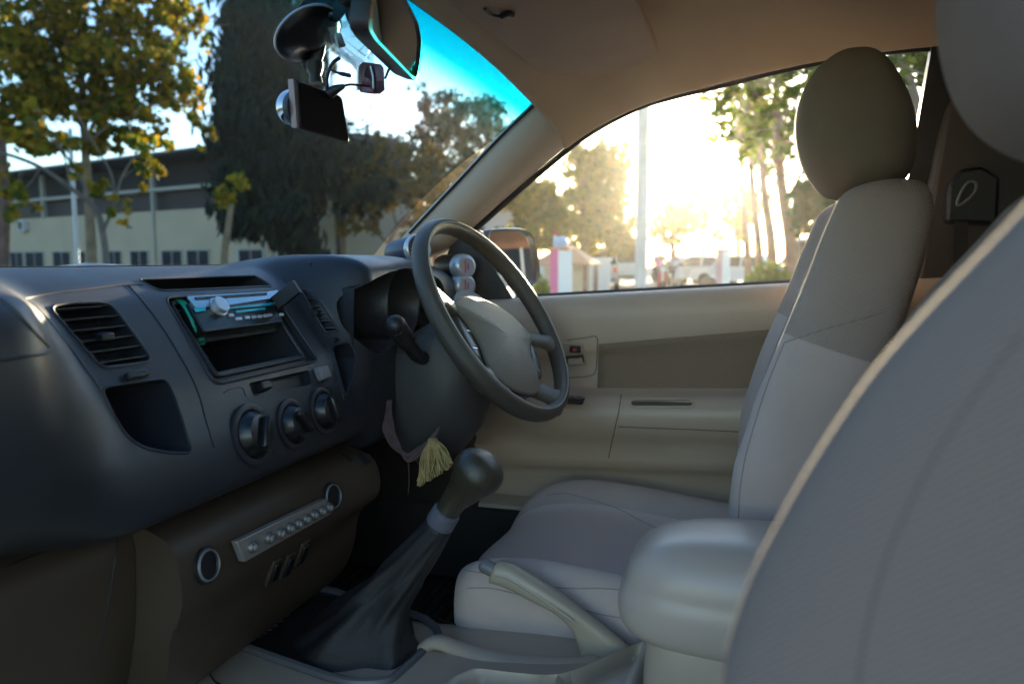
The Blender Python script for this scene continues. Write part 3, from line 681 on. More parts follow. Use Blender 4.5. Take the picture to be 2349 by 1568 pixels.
# ---------------------------------------------------------------- seats
def seat(name_label, cx, fr, hw, thick, mesh_top, rear=None):
    """fr: front edge of the bolsters as (y, z) going up; hw: half widths; thick: depth of the back"""
    s = thing('driver_seat' if cx > 0 else 'passenger_seat', '', ''); del s['label'], s['category']; s.parent = car
    F = spline([V((p[0], p[1], 0)) for p in fr], 3); n = len(F)
    RB = spline([V((p[0], p[1], 0)) for p in rear], 3) if rear else None
    H = spline([V((h, t, 0)) for h, t in zip(hw, thick)], 3)
    rs = []; sec = [(0, .16), (.30, .15), (.52, .13), (.62, .12), (.72, .05), (.84, -.02), (.93, .0), (.985, .12), (1.0, .32), (.985, .62), (.93, .86), (.80, .97), (.45, 1.0), (0, 1.0)]
    full = sec + [(-a, b) for a, b in sec[-2:0:-1]]
    m = len(full); mi = []
    for i in range(n):
        t = i/(n-1); tan = (F[min(i+1, n-1)]-F[max(i-1, 0)]).normalized()
        nb = V((-tan.y, tan.x, 0))                                     # towards the rear
        if RB: nb = RB[i]-F[i]; H[i].y = nb.length; nb.normalize()
        k = 1-sstep(.78, 1.0, t)                                       # bolsters fade out towards the shoulders
        rs.append([V((cx+u*H[i].x, F[i].x+nb.x*(v*H[i].y if v > .1 else (.1+(v-.1)*k)*H[i].y), F[i].y+nb.y*(v*H[i].y if v > .1 else (.1+(v-.1)*k)*H[i].y))) for u, v in full])
    b = B().rings(rs)
    up = n*.50
    for f in b.f:
        if len(f) > 4: mi.append(0); continue
        i, j = min(f)//m, min(q % m for q in f)
        us = [abs(full[q % m][0]) for q in f]; vv = [full[q % m][1] for q in f]
        centre = mesh_top and max(us) <= .63 and max(vv) < .3
        mi.append(1 if centre or (mesh_top and F[min(i, n-1)].y > 1.150) else 0)
    if not mesh_top:                                                  # the near seat stands turned a few degrees towards its door
        for q in b.v: q.y -= .20*(q.x-(cx-.21))
    o = b.build('backrest', [seat_m if mesh_top else dimcloth_m, backdim_m], s, auto=0, mi=mi)
    fix_mi(o)
    uvproj(o, (.7, 1, 0), (0, -.35, 1)); md = o.modifiers.new('sub', 'SUBSURF'); md.levels = md.render_levels = 2
    return s, o
def fix_mi(o):
    bm = bmesh.new(); bm.from_mesh(o.data); bmesh.ops.recalc_face_normals(bm, faces=bm.faces); bm.to_mesh(o.data); bm.free()
dfr = [(.050, .74), (.040, .83), (.031, .887), (.027, .971), (.014, 1.021), (-.005, 1.088), (-.033, 1.165), (-.057, 1.232), (-.075, 1.286), (-.088, 1.320), (-.099, 1.343), (-.123, 1.359), (-.158, 1.367), (-.188, 1.368)]
drr = [(-.10, .70), (-.11, .78), (-.118, .84), (-.125, .92), (-.138, .97), (-.15, 1.04), (-.172, 1.12), (-.190, 1.19), (-.205, 1.25), (-.214, 1.295), (-.218, 1.322), (-.215, 1.345), (-.208, 1.360), (-.200, 1.367)]
dhw = [.24, .25, .255, .255, .255, .255, .25, .247, .24, .23, .218, .20, .17, .12]
dth = [.14, .15, .15, .15, .15, .15, .15, .15, .15, .145, .135, .11, .075, .03]
dseat, dback = seat('', .38, dfr, dhw, dth, True, drr)
# shoulder seam where the mesh cloth meets the smooth lower side
DBV = bvh_of(dback)
try:
    seam([(1800, 785), (1830, 775), (1900, 752), (1975, 732), (2030, 715)], 'shoulder_seam', .0010, DBV, mat('seam_thread', (.34, .27, .24), .9), dback, 4)
    seam([(1800, 785), (1765, 870), (1738, 950), (1712, 1040), (1698, 1120), (1694, 1200)], 'side_seam', .0010, DBV, mat('seam_thread', (.34, .27, .24), .9), dback, 4)
except ValueError as e: print('seam', e)
# cushion
cu = B(); rs = []; mi = []
csec = [(0, -.055), (.30, -.053), (.55, -.046), (.64, -.034), (.74, -.008), (.84, .004), (.93, -.004), (.985, -.03), (1.0, -.065), (.975, -.11), (.90, -.145), (.5, -.15), (0, -.15)]
cfull = csec + [(-a, b) for a, b in csec[-2:0:-1]]; m = len(cfull)
cst = [(.452, .60, .72, .30, 0), (.446, .80, .752, .62, .2), (.430, .93, .780, .84, .5), (.405, 1.0, .800, 1.0, .8), (.36, 1.03, .815, 1.08, 1), (.30, 1.03, .818, 1.10, 1), (.24, 1.03, .814, 1.10, 1), (.18, 1.03, .808, 1.08, 1), (.12, 1.03, .800, 1.06, 1), (.06, 1.02, .795, 1.05, 1), (.02, .98, .793, 1.0, 1), (-.04, .95, .79, 1.0, 1), (-.10, .90, .78, .9, 1)]
for y, sw, z, sh, bl in cst:
    rs.append([V((.382+.258*sw*u, y + .03*(1-abs(u))**1*(1 if y > .38 else 0)*sstep(.36, .45, y), z + (v*sh if v < -.06 else v*lerp(.4, 1.0, bl)*(1.0)))) for u, v in cfull])
cu.rings(rs)
for f in cu.f:
    if len(f) > 4: mi.append(0); continue
    us = [abs(cfull[q % m][0]) for q in f]; vv = [cfull[q % m][1] for q in f]
    mi.append(1 if max(us) <= .66 and min(vv) > -.1 else 0)
cush = cu.build('cushion', [seat_m, honey_m], dseat, auto=0, mi=mi); fix_mi(cush)
uvproj(cush, (.72, 0, 0), (0, .72, .4)); md = cush.modifiers.new('sub', 'SUBSURF'); md.levels = md.render_levels = 2
CBV = bvh_of(cush); st_m = mat('seam_thread', (.34, .27, .24), .9)
try:
    seam([z8(1300, 655), z8(1250, 760), z8(1200, 860), z8(1130, 1000)], 'cross_seam', .0018, CBV, st_m, cush)
    seam([z8(150, 880), z8(300, 905), z8(450, 940), z8(620, 975), z8(800, 985), z8(950, 985), z8(1120, 1000)], 'bolster_seam', .0009, CBV, st_m, cush)
    seam([z8(160, 985), z8(300, 985), z8(500, 1030), z8(800, 1100), z8(960, 1140), z8(1110, 1165)], 'side_seam', .0009, CBV, st_m, cush)
    seam([z8(620, 440), z8(740, 430), z8(900, 470), z8(1050, 520), z8(1180, 590), z8(1290, 640)], 'bolster_seam', .0009, CBV, st_m, cush)
except ValueError as e: print('seam', e)
# seat base rail cover
B().rings(sbox(.15, .61, -.25, .36, .57, .68, tap=[(0, 1), (1, .97)])).build('seat_base', dark_m, dseat)

def headrest(cx, prof, hw, parent, nexp=2.9, m=None, side=None):
    """prof: (z, y_front, y_rear) going up"""
    rs = []
    P = spline([V((p[0], p[1], p[2])) for p in prof], 3); Hh = spline([V((h, 0, 0)) for h in hw], 3)
    for p, h in zip(P, Hh):
        z, yf, yr = p; cy_ = (yf+yr)/2; hy = (yf-yr)/2; e = 2/nexp; ring = []
        for k in range(36):
            q = 2*math.pi*k/36; ring.append(V((cx+h.x*math.copysign(abs(math.cos(q))**e, math.cos(q)), cy_+hy*math.copysign(abs(math.sin(q))**e, math.sin(q)), z)))
        rs.append(ring)
    o = B().rings(rs).build('headrest', m or seat_m, parent, auto=0)
    if side:                                             # sewn-in side panels
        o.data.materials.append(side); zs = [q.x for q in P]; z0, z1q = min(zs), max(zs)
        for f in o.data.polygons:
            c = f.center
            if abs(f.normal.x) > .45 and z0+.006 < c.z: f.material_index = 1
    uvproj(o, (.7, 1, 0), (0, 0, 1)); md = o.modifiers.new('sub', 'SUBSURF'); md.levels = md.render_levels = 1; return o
hpx = [(456, 1945, 1975), (450, 1912, 2010), (438, 1888, 2045), (415, 1868, 2075), (385, 1848, 2092), (340, 1830, 2100), (290, 1823, 2096), (240, 1828, 2082), (195, 1845, 2060), (160, 1870, 2038), (135, 1905, 2010), (124, 1930, 1985)]
prof = []
for v, u0, u1 in hpx:
    a, b = X(u0, v, .36), X(u1, v, .36); prof.append(((a.z+b.z)/2, a.y, b.y))
hdr = headrest(.38, prof, [.03, .08, .11, .128, .138, .142, .142, .14, .13, .115, .09, .05], dseat, 2.7, headshade_m)
for dx in (-.06, .06): B().tube([(.38+dx, -.12, 1.28), (.38+dx, -.115, 1.40)], .006, 10).build('headrest_post', chrome_m, dseat)

# near passenger seat
pfr = [(.050, .72), (.030, .86)] + [(q.y, q.z) for q in (X(u, v, -.585) for u, v in ((1676, 1568), (1690, 1450), (1740, 1300), (1800, 1180), (1880, 1040), (2000, 860), (2120, 720), (2349, 480)))] + [(-.118, 1.305), (-.150, 1.328), (-.19, 1.340), (-.225, 1.345), (-.26, 1.340)]
pfr = [pfr[0], pfr[1]] + [q for q in pfr[2:] if q[1] > .88]
kk = len(pfr); phw = ([.24, .25]+[.255]*8+[.25, .24]+[.24]*9)[:kk-5]+[.225, .205, .18, .14, .09]; pth = ([.14]+[.15]*20)[:kk-5]+[.13, .11, .09, .05, .02]
prr = [(y-.15, z-.06) for y, z in pfr[:-5]]+[(-.272, 1.250), (-.290, 1.285), (-.300, 1.312), (-.298, 1.330), (-.285, 1.338)]
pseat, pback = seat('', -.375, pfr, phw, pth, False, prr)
B().rings(sbox(-.63, -.14, -.28, .20, .57, .70, tap=[(0, 1), (1, .97)])).build('seat_base', dark_m, pseat)
hp_ = [(a, b-.018, c-.018) for a, b, c in [(1.318, -.175, -.19), (1.324, -.150, -.235), (1.334, -.132, -.262), (1.352, -.112, -.285), (1.38, -.097, -.296), (1.42, -.088, -.296), (1.46, -.090, -.285), (1.50, -.105, -.268), (1.525, -.125, -.245), (1.535, -.15, -.22)]]
headrest(-.375, hp_, [.03, .08, .11, .13, .14, .142, .14, .128, .10, .05], pseat, 2.6, dimcloth_m)
PB = bvh_of(pback)
try: seam([(2349, 760), (2240, 900), (2120, 1090), (2030, 1290), (1980, 1480), (1970, 1567)], 'side_seam', .0008, PB, mat('near_seat_thread', (.14, .11, .10), .9), pback, 5)
except ValueError as e: print('near seam', e)
# the cushion of the near seat, just out of the frame but part of the seat
pc = B(); rs = []
for y, sw, z, sh, bl in [(a-.02, b, c, d, e) for a, b, c, d, e in cst]:
    rs.append([V((-.375+.258*sw*u, y+.0, z-.05 + (v*sh if v < -.06 else v*lerp(.4, 1.0, bl)))) for u, v in cfull])
pcs = pc.rings([r for r in rs if r[0].y < .20]).build('cushion', [dimcloth_m, honey_m], pseat, auto=0, sub=1); uvproj(pcs, (1, 0, 0), (0, 1, .6))

# ---------------------------------------------------------------- driver door
def belt_z(y): return 1.192 - .066*(y-.165)
dr = B(); rs = []
pr0 = [(.755, 1.185, 0), (.745, 1.198, 0), (.725, 1.2005, 0), (.700, 1.200, 0), (.678, 1.193, 0), (.666, 1.175, 0), (.664, 1.15, .3), (.667, 1.12, .8), (.670, 1.097, 1), (.676, 1.088, 1), (.684, 1.082, 1), (.685, 1.06, .9), (.685, 1.03, .7), (.684, 1.008, .6), (.674, 1.000, .6), (.64, .996, .6),
       (.606, .988, .6), (.592, .972, .6), (.592, .950, .6), (.602, .925, .5), (.625, .905, .5), (.640, .885, .4), (.646, .860, .4), (.650, .842, .3), (.665, .832, .3), (.676, .815, .2), (.680, .78, 0), (.682, .72, 0), (.69, .66, 0), (.72, .64, 0), (.755, .64, 0)]
for y in np.linspace(-.36, .80, 40):
    ring = []
    for x, z, c in pr0:
        dz = -.066*(y-.165) if z > 1.14 else (-.12*(y-.165) if c >= .8 else (-.045*(y-.165)))
        ax_ = x
        if .59 <= x < .674 and z > .9:                     # the armrest swells out of the door only behind the handle
            k = sstep(.62, .40, y) if y < .62 else 0; k = 1-sstep(.36, .62, y); ax_ = lerp(.672, x, k)
        ring.append(V((ax_, y, z+dz)))
    rs.append(ring)
door = dr.rings(rs).build('driver_door', door_m, car, auto=55); DB = bvh_of(door)
def dhit(*p): return hit(DB, *p)
# cloth insert
ins_px = [(1372, 800), (1385, 784), (1500, 772), (1700, 756), (1860, 742), (1860, 893), (1700, 897), (1500, 898), (1385, 895), (1368, 882)]
g = B()
try:
    top = [lerp(V((1374, 786, 0)), V((1880, 742, 0)), t) for t in np.linspace(0, 1, 26)]; bot = [lerp(V((1370, 893, 0)), V((1880, 896, 0)), t) for t in np.linspace(0, 1, 26)]
    rs = []
    for a, b in zip(top, bot):
        col_ = []
        for t in np.linspace(.03, .97, 9):
            q = lerp(a, b, t); p, nn = dhit(q.x, q.y); col_.append(p+nn*.0022)
        rs.append(col_)
    ins = g.rings(rs, False, False).build('cloth_insert', doorfab_m, door); uvproj(ins, (0, 1, 0), (0, 0, 1))
    ins.modifiers.new('s', 'SOLIDIFY').thickness = -.004
except ValueError as e: print('insert', e)
# handle bezel with lever and lock knob
def quad(pxs, bv=DB, off=.002): return [hit(bv, *p)[0]+hit(bv, *p)[1]*off for p in pxs]
try:
    hb_ = rounded(quad([z6(1352, 690), z6(1468, 692), z6(1494, 810), z6(1372, 822)]), .006)
    dh = B().loop(hb_, .0022, 6).build('door_handle', door_m, door)
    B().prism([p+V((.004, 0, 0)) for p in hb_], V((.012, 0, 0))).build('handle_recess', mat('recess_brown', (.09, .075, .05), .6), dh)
    lv = rounded(quad([z6(1395, 770), z6(1440, 758), z6(1475, 765), z6(1478, 802), z6(1400, 808)], off=.006), .004)
    B().prism(lv, V((-.010, 0, 0))).build('handle_lever', door_m, dh, bevel=.002)
    lk, ln = dhit(*z6(1432, 722)); B().box(lk+V((-.004, 0, 0)), (.012, .022, .014)).build('lock_tab', dark_m, dh, bevel=.002)
    B().box(lk+V((-.0105, 0, .0)), (.002, .008, .007)).build('lock_mark', mat('lock_red', (.5, .05, .03), .5), dh)
    # pull cup in the armrest
    pc_ = rounded(quad([z8(1120, -95), z8(1500, -95), z8(1495, -70), z8(1115, -68)]), .01) if False else rounded([dhit(*p)[0]+V((-.001, 0, .001)) for p in ((1446, 916), (1590, 916), (1592, 934), (1446, 934))], .012)
    pu = B().loop(pc_, .0026, 8).build('pull_cup', door_m, door)
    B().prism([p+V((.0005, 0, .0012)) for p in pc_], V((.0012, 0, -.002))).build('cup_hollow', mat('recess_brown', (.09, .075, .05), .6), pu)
    sw, sn = dhit(*z6(1415, 1020)); sb_ = B().box(sw+V((0, 0, .004)), (.03, .045, .010)).build('window_switch', dark_m, door, bevel=.002)
    B().box(sw+V((0, .008, .010)), (.012, .016, .006)).build('switch_key', grey_m, sb_, bevel=.0015); B().box(sw+V((0, -.012, .010)), (.012, .016, .006)).build('switch_key', grey_m, sb_, bevel=.0015)
    seam([(1425, 905), (1420, 940), (1410, 985), (1402, 1020), (1396, 1050)], 'armrest_seam', .0010, DB, mat('recess_brown', (.09, .075, .05), .6), door)
    seam([(1418, 978), (1520, 982), (1620, 986), (1700, 990)], 'armrest_seam', .0010, DB, mat('recess_brown', (.09, .075, .05), .6), door)
    seam([(1300, 780), (1340, 775), (1368, 772), (1370, 800), (1366, 850), (1350, 862), (1300, 866)], 'handle_panel_seam', .0010, DB, mat('recess_brown', (.09, .075, .05), .6), door)
except ValueError as e: print('door', e)
# weather strip at the belt line and the window pane
ws = [V((.742, y, belt_z(y)+.006)) for y in np.linspace(-.34, .62, 12)]
B().tube(ws, .005, 8, flat=1.6).build('belt_seal', mat('rubber', (.018, .018, .02), .6), door)
W_px = [(1079, 528), (1195, 424.5), (1278, 354), (1333.5, 309.7), (1407.7, 265), (1482, 231.7), (1574.7, 205.8), (1663.8, 185.4), (1770, 158), (1880, 134), (1964, 117.6), (2073, 105), (2141, 100.6)]
W_x = [.705, .69, .68, .672, .662, .653, .645, .64, .636, .633, .632, .63, .63]
WE = [X(u, v, x) for (u, v), x in zip(W_px, W_x)]
WEs = spline(WE, 3)
gl_ = B(); rs = []
for p in WEs:
    y = p.y; zb = belt_z(y); rs.append([V((.742, y, zb)), lerp(V((.742, y, zb)), V((p.x+.03, y, p.z+.01)), .5)+V((.012, 0, 0)), V((p.x+.03, y, p.z+.01))])
gl_.rings(rs, False, False); pane = gl_.build('window_pane', glass_mat('side_glass', (.97, .98, .97), .05), door); pane.modifiers.new('s', 'SOLIDIFY').thickness = .004
# black sail behind the mirror and the front frame of the window
B().prism([V((.70, .50, 1.165)), V((.70, .70, 1.165)), V((.695, .64, 1.325)), V((.695, .585, 1.325)), V((.70, .545, 1.23))], V((.03, 0, 0))).build('mirror_sail', dark_m, door, bevel=.004)
B().tube([p+V((.012, 0, -.004)) for p in WEs], .0045, 6, flat=1.5).build('window_seal', mat('rubber', (.018, .018, .02), .6), door)
# rear edge of the door frame
fe = [X(*z4(972, 860), .70), X(*z4(1052, 430), .645)]
B().rings([[p+V((0, .016, 0)), p+V((0, -.030, 0)), p+V((.03, -.030, 0)), p+V((.03, .016, 0))] for p in (fe[0]+(fe[0]-fe[1])*.8, fe[0], fe[1], fe[1]+(fe[1]-fe[0])*.7)]).build('window_frame', dark_m, door)
# door mirror
mir = thing('door_mirror', '', ''); del mir['label'], mir['category']; mir.parent = car
mo = [X(*z12(*p), .93) for p in ((1470, 150), (1480, 90), (1530, 55), (1750, 42), (1900, 60), (1990, 130), (2040, 280), (2075, 500), (2060, 640), (1990, 710), (1880, 745), (1750, 770), (1620, 795), (1545, 760), (1500, 640), (1475, 400))]
mo = spline(mo, 3, True); mc = sum(mo, V((0, 0, 0)))/len(mo); mn = V((-.25, -.97, 0)).normalized()
# put the outline on the mirror plane, glass facing rearwards and inwards
mp_ = []
MC = V((.94, .60, 1.258)); MNn = V((-.42, -.905, .06)).normalized()
for p in ((1470, 150), (1480, 90), (1530, 55), (1750, 42), (1900, 60), (1990, 130), (2040, 280), (2075, 500), (2060, 640), (1990, 710), (1880, 745), (1750, 770), (1620, 795), (1545, 760), (1500, 640), (1475, 400)):
    mp_.append(onpl(MC, MNn, *z12(*p)))
mp_ = spline(mp_, 3, True); mc = sum(mp_, V((0, 0, 0)))/len(mp_)
hous = B().rings([[mc+(p-mc)*s-MNn*d for p in mp_] for s, d in ((.905, .012), (.925, .0), (.97, -.002), (1.0, .004), (1.0, .02), (.95, .06), (.80, .09), (.5, .105), (.2, .11))]).build('housing', mat('mirror_shell', (.018, .018, .02), .35, coat=.2), mir, auto=50)
B().prism([mc+(p-mc)*.90-MNn*.009 for p in mp_], -MNn*.002).build('mirror_glass', mirror_m, mir, auto=20)
B().rings([[V((.72, y, z)) for y, z in ((.60, 1.185), (.66, 1.19), (.66, 1.225), (.60, 1.22))], [V((.84, y, z)) for y, z in ((.60, 1.195), (.66, 1.20), (.66, 1.235), (.60, 1.23))]]).build('mirror_arm', dark_m, mir, bevel=.006)

# ---------------------------------------------------------------- pillar, headliner, visor
S_px = [(937, 535), (1000, 468), (1060, 405), (1141, 319), (1205, 258), (1258, 208), (1275, 196)]
S_x = [.655, .645, .635, .62, .605, .585, .575]
SE = spline([X(u, v, x) for (u, v), x in zip(S_px, S_x)], 4)
WP = spline(WE[:5], 6); 
pl_ = B(); rs = []; n = len(SE)
for i, a in enumerate(SE):
    t = i/(n-1); b = WP[min(len(WP)-1, int(round(t*(len(WP)-1))))]
    m_ = (a+b)/2; inn = V((-.024, -.022, -.006))
    rs.append([a+V((.02, .02, .012)), a, lerp(a, b, .18)+inn*.75, lerp(a, b, .42)+inn*1.15, lerp(a, b, .68)+inn*.95, lerp(a, b, .88)+inn*.45, b, b+V((.035, .0, .006))])
d0 = (rs[0][1]-rs[1][1])*6
rs.insert(0, [p+d0 for p in rs[0]])
d1 = (rs[-1][1]-rs[-2][1]); rs.append([p+d1*2.5 for p in rs[-1]])
pil = pl_.rings(rs, True).build('windscreen_pillar', pillar_m, car, auto=70); pil.modifiers.new('sub', 'SUBSURF').render_levels = 1
B().tube([p+V((-.002, -.003, .0)) for p in SE], .0028, 6).build('glass_seal', mat('rubber', (.018, .018, .02), .6), pil)
# headliner grid from the header back over the cab
def wz(y):
    ys = [p.y for p in WE]; zs = [p.z for p in WE]; return float(np.interp(-y, [-q for q in ys], zs))
def wx(y):
    ys = [p.y for p in WE]; return float(np.interp(-y, [-q for q in ys], [p.x for p in WE]))
HC = X(1275, 196, .575)
def header(x): k = (x/.575)**2; return .455 + (HC.y-.455)*k, HC.z+.030*(1-k)
hl = B(); rs = []
txs = [-1, -.97, -.93, -.86, -.75, -.55, -.3, 0, .15, .3, .42, .54, .64, .73, .80, .86, .91, .95, .98, 1.0]
for k, v in enumerate([-.012, 0, .012, .03, .06, .1, .15, .2, .26, .33, .4, .5, .65, .8, 1.0]):
    row = []
    for t in txs:
        y = 0.3; xx = t*.64
        for _ in range(4):
            yh, zh = header(max(-.62, min(.62, xx))); y = yh+(-1.5-yh)*v; xx = t*wx(y)
        zc = zh + (1.69-zh)*sstep(0, .14, v)**.7 if v > 0 else zh
        zr = wz(y); e = abs(t)
        z = zr+(zc-zr)*(1-e**4.2) if v > 0.0 else zh*(1-e**4)+zr*e**4
        z = max(z, zr)
        row.append(V((xx, y, z)))
    rs.append(row)
hl.rings(rs, False, False)
head = hl.build('headliner', roof_m, car, auto=0); so = head.modifiers.new('solid', 'SOLIDIFY'); so.thickness = .02; so.offset = 0
head.modifiers.new('sub', 'SUBSURF').render_levels = 1
HLB = bvh_of(head)
# outer roof skin keeps the light out
B().box((0, -.55, 1.745), (1.24, 1.96, .02)).build('roof_skin', mat('car_paint_white', (.75, .75, .74), .25, coat=.6), car)
# sun visor, a thin padded panel just below the headliner
vp = [(985, -60), (1040, -8), (1110, 48), (1200, 120), (1268, 178), (1300, 186), (1400, 148), (1490, 112), (1508, 98), (1508, 80), (1480, 20), (1450, -60), (1420, -140)]
try:
    out = []
    z_v = HC.z+.012
    for p in vp:
        q = Z(p[0], p[1], z_v) if p[1] > -200 else None; out.append(q)
    yl_ = [p.y for p in out]
    out = [V((p.x, p.y, z_v - .012 + .06*max(0, HC.y+.03-p.y))) for p in [onpl(V((.575, HC.y, HC.z+.004)), V((0, .10, 1)).normalized(), *p) for p in vp]]
    vo = rounded(out, .035, 6); vis = B().rings([[p+V((0, 0, d))+(sum(vo, V((0,0,0)))/len(vo)-p)*s for p in vo] for d, s in ((.006, .02), (0, 0), (-.006, .004), (-.009, .02), (-.010, .05))]).build('sun_visor', visor_m, car, auto=30)
    VB = bvh_of(vis)
    ck = [hit(VB, *p)[0]+V((0, 0, -.004)) for p in ((1112, 14), (1128, 27), (1150, 30), (1165, 24), (1178, 28))]
    B().tube(spline(ck, 4), [.002]*8+[.004]*8+[.003], 8).build('visor_clip', dark_m, vis)
except ValueError as e: print('visor', e)

# B pillar, belt and rear side of the cab
B().rings([[V((.70, -.305, .6)), V((.70, -.62, .6)), V((.76, -.62, .6)), V((.76, -.305, .6))], [V((.690, -.272, 1.2)), V((.690, -.62, 1.2)), V((.75, -.62, 1.2)), V((.75, -.272, 1.2))], [V((.660, -.298, 1.50)), V((.660, -.60, 1.50)), V((.72, -.60, 1.50)), V((.72, -.298, 1.50))], [V((.62, -.315, 1.70)), V((.62, -.60, 1.70)), V((.69, -.60, 1.70)), V((.69, -.315, 1.70))]]).build('rear_pillar', mat('rear_trim_shaded', (.06, .05, .045), .6), car, bevel=.012)  # beige trim coloured dark to stand for the shade behind the driver seat
B().rings([[V((.72, -.46, .6)), V((.72, -1.5, .6)), V((.78, -1.5, .6)), V((.78, -.46, .6))], [V((.71, -.46, 1.2)), V((.71, -1.5, 1.2)), V((.77, -1.5, 1.2)), V((.77, -.46, 1.2))], [V((.63, -.45, 1.72)), V((.63, -1.5, 1.72)), V((.69, -1.5, 1.72)), V((.69, -.45, 1.72))]]).build('rear_door', grey_m, car)
B().box((0, -1.5, 1.15), (1.46, .04, 1.15)).build('rear_bulkhead', mat('rear_cloth', (.06, .055, .05), .9), car)
B().rings(sbox(-.66, .66, -1.45, -.95, .6, 1.12, tap=[(0, 1), (.9, 1), (1, .96)])).build('rear_bench', seat_m, car)
for nm_, pts_ in (('rear_pillar', [(-.70, -.40), (-.76, -.52)]),):
    B().rings([[V((sx, y, z)) for sx, y in ((x0, -.40), (x0, -.53), (x0-.06, -.53), (x0-.06, -.40))] for x0, z in ((-.70, .6), (-.685, 1.2), (-.655, 1.5), (-.62, 1.72))]).build(nm_, pillar_m, car, bevel=.012)
rd = B().rings([[V((x0, -.53, z)), V((x0, -1.5, z)), V((x0-.06, -1.5, z)), V((x0-.06, -.53, z))] for x0, z in ((-.72, .55), (-.71, 1.2))]).build('rear_door', grey_m, car)
B().rings([[V((x0, -.53, z)), V((x0, -1.5, z)), V((x0-.01, -1.5, z)), V((x0-.01, -.53, z))] for x0, z in ((-.72, 1.2), (-.64, 1.72))]).build('door_glass', glass_mat('rear_tint', (.10, .11, .11), .05), rd)
# the open passenger door, swung forward of the camera, and the kick panel at the end of the dash
pdx, pdy = V((-.62, .78, 0)).normalized(), V((.78, .62, 0)).normalized(); p0 = V((-.76, .86, 0))
pdr = B().rings([[p0+pdx*s+pdy*t+V((0, 0, z)) for s, t in ((0, -.05), (1.02, -.05), (1.02, .05), (0, .05))] for z in (.48, .6, 1.1, 1.19)]).build('passenger_door', door_m, car, bevel=.02)
B().tube([p0+V((0, 0, 1.19)), p0+pdx*.42+V((0, 0, 1.60)), p0+pdx*.75+V((0, 0, 1.66)), p0+pdx*1.0+V((0, 0, 1.62)), p0+pdx*1.02+V((0, 0, 1.19))], .025, 8).build('window_frame', dark_m, pdr)
B().prism([p0+V((0, 0, 1.19)), p0+pdx*.42+V((0, 0, 1.60)), p0+pdx*.75+V((0, 0, 1.66)), p0+pdx*1.0+V((0, 0, 1.62)), p0+pdx*1.02+V((0, 0, 1.19))], pdy*.004).build('window_pane', glass_mat('side_glass', (.9, .93, .92), .05), pdr)
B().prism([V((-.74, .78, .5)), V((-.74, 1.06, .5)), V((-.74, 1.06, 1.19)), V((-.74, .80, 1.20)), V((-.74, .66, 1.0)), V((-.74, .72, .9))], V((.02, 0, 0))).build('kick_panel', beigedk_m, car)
bo = X(2215, 450, .665)
an = B().rings([[bo+V((-.012, a, b)) for a, b in ((.030, -.045), (.03, .02), (.012, .045), (-.02, .05), (-.05, .03), (-.05, -.05))], [bo+V((.03, a*1.1, b*1.1)) for a, b in ((.030, -.045), (.03, .02), (.012, .045), (-.02, .05), (-.05, .03), (-.05, -.05))]]).build('seat_belt', dark_m, car, bevel=.006)
B().loop(spline([X(*p, .65) for p in ((2196, 470), (2205, 440), (2222, 418), (2238, 420), (2236, 440), (2215, 462))], 4, True), .0028, 6).build('belt_guide', grey_m, an)
B().prism([X(2190, 495, .655), X(2222, 480, .655), X(2215, 760, .66), X(2180, 760, .66)], V((.002, 0, 0))).build('belt_webbing', mat('webbing', (.03, .03, .032), .8), an)

# ---------------------------------------------------------------- windscreen, hood
def tint(n, l, t):
    tc = n.new('ShaderNodeTexCoord'); sp = n.new('ShaderNodeSeparateXYZ'); l.new(tc.outputs['Object'], sp.inputs[0])
    # distance below the header, following its bow
    mu = n.new('ShaderNodeMath'); mu.operation = 'MULTIPLY'; l.new(sp.outputs[0], mu.inputs[0]); l.new(sp.outputs[0], mu.inputs[1])
    m2 = n.new('ShaderNodeMath'); m2.operation = 'MULTIPLY_ADD'; m2.inputs[1].default_value = .09; l.new(mu.outputs[0], m2.inputs[0]); l.new(sp.outputs[2], m2.inputs[2])
    rp = n.new('ShaderNodeValToRGB'); e = rp.color_ramp.elements
    mr = n.new('ShaderNodeMapRange'); mr.inputs[1].default_value = HC.z-.125+.03; mr.inputs[2].default_value = HC.z+.03; l.new(m2.outputs[0], mr.inputs[0])
    e[0].position = .42; e[0].color = (1, 1, 1, 1); e[1].position = .97; e[1].color = (.0, .50, .56, 1)
    x = e.new(.66); x.color = (.60, .90, .94, 1); x = e.new(.80); x.color = (.02, .62, .68, 1)
    l.new(mr.outputs[0], rp.inputs[0]); l.new(rp.outputs[0], t.inputs[0])
wsn = B(); rs = []
for i in range(17):
    t = i/16; row = []
    for x in np.linspace(-1, 1, 25):
        yh, zh = header(x*.575); xt, xb = x*.66, x*.80
        yb, zb = 1.06-.10*x*x, 1.19
        c = lerp(V((xb, yb, zb)), V((xt, yh+.008, zh+.004)), t); c += V((0, .03, .03))*math.sin(math.pi*t)
        # keep the pane on the pillar's edge
        row.append(c)
    rs.append(row)
wsc = wsn.rings(rs, False, False).build('windscreen', glass_mat('windscreen_glass', (.65, .72, .79), .0), car); wsc.modifiers.new('s', 'SOLIDIFY').thickness = .004
tb = B().rings([[p+V((0, -.006, -.005)) for p in r] for r in rs[10:]], False, False).build('tint_band', glass_mat('tint_glass', (1, 1, 1), .0, tint), wsc)
tb.modifiers.new('s', 'SOLIDIFY').thickness = .0015
hd = B(); rs = []
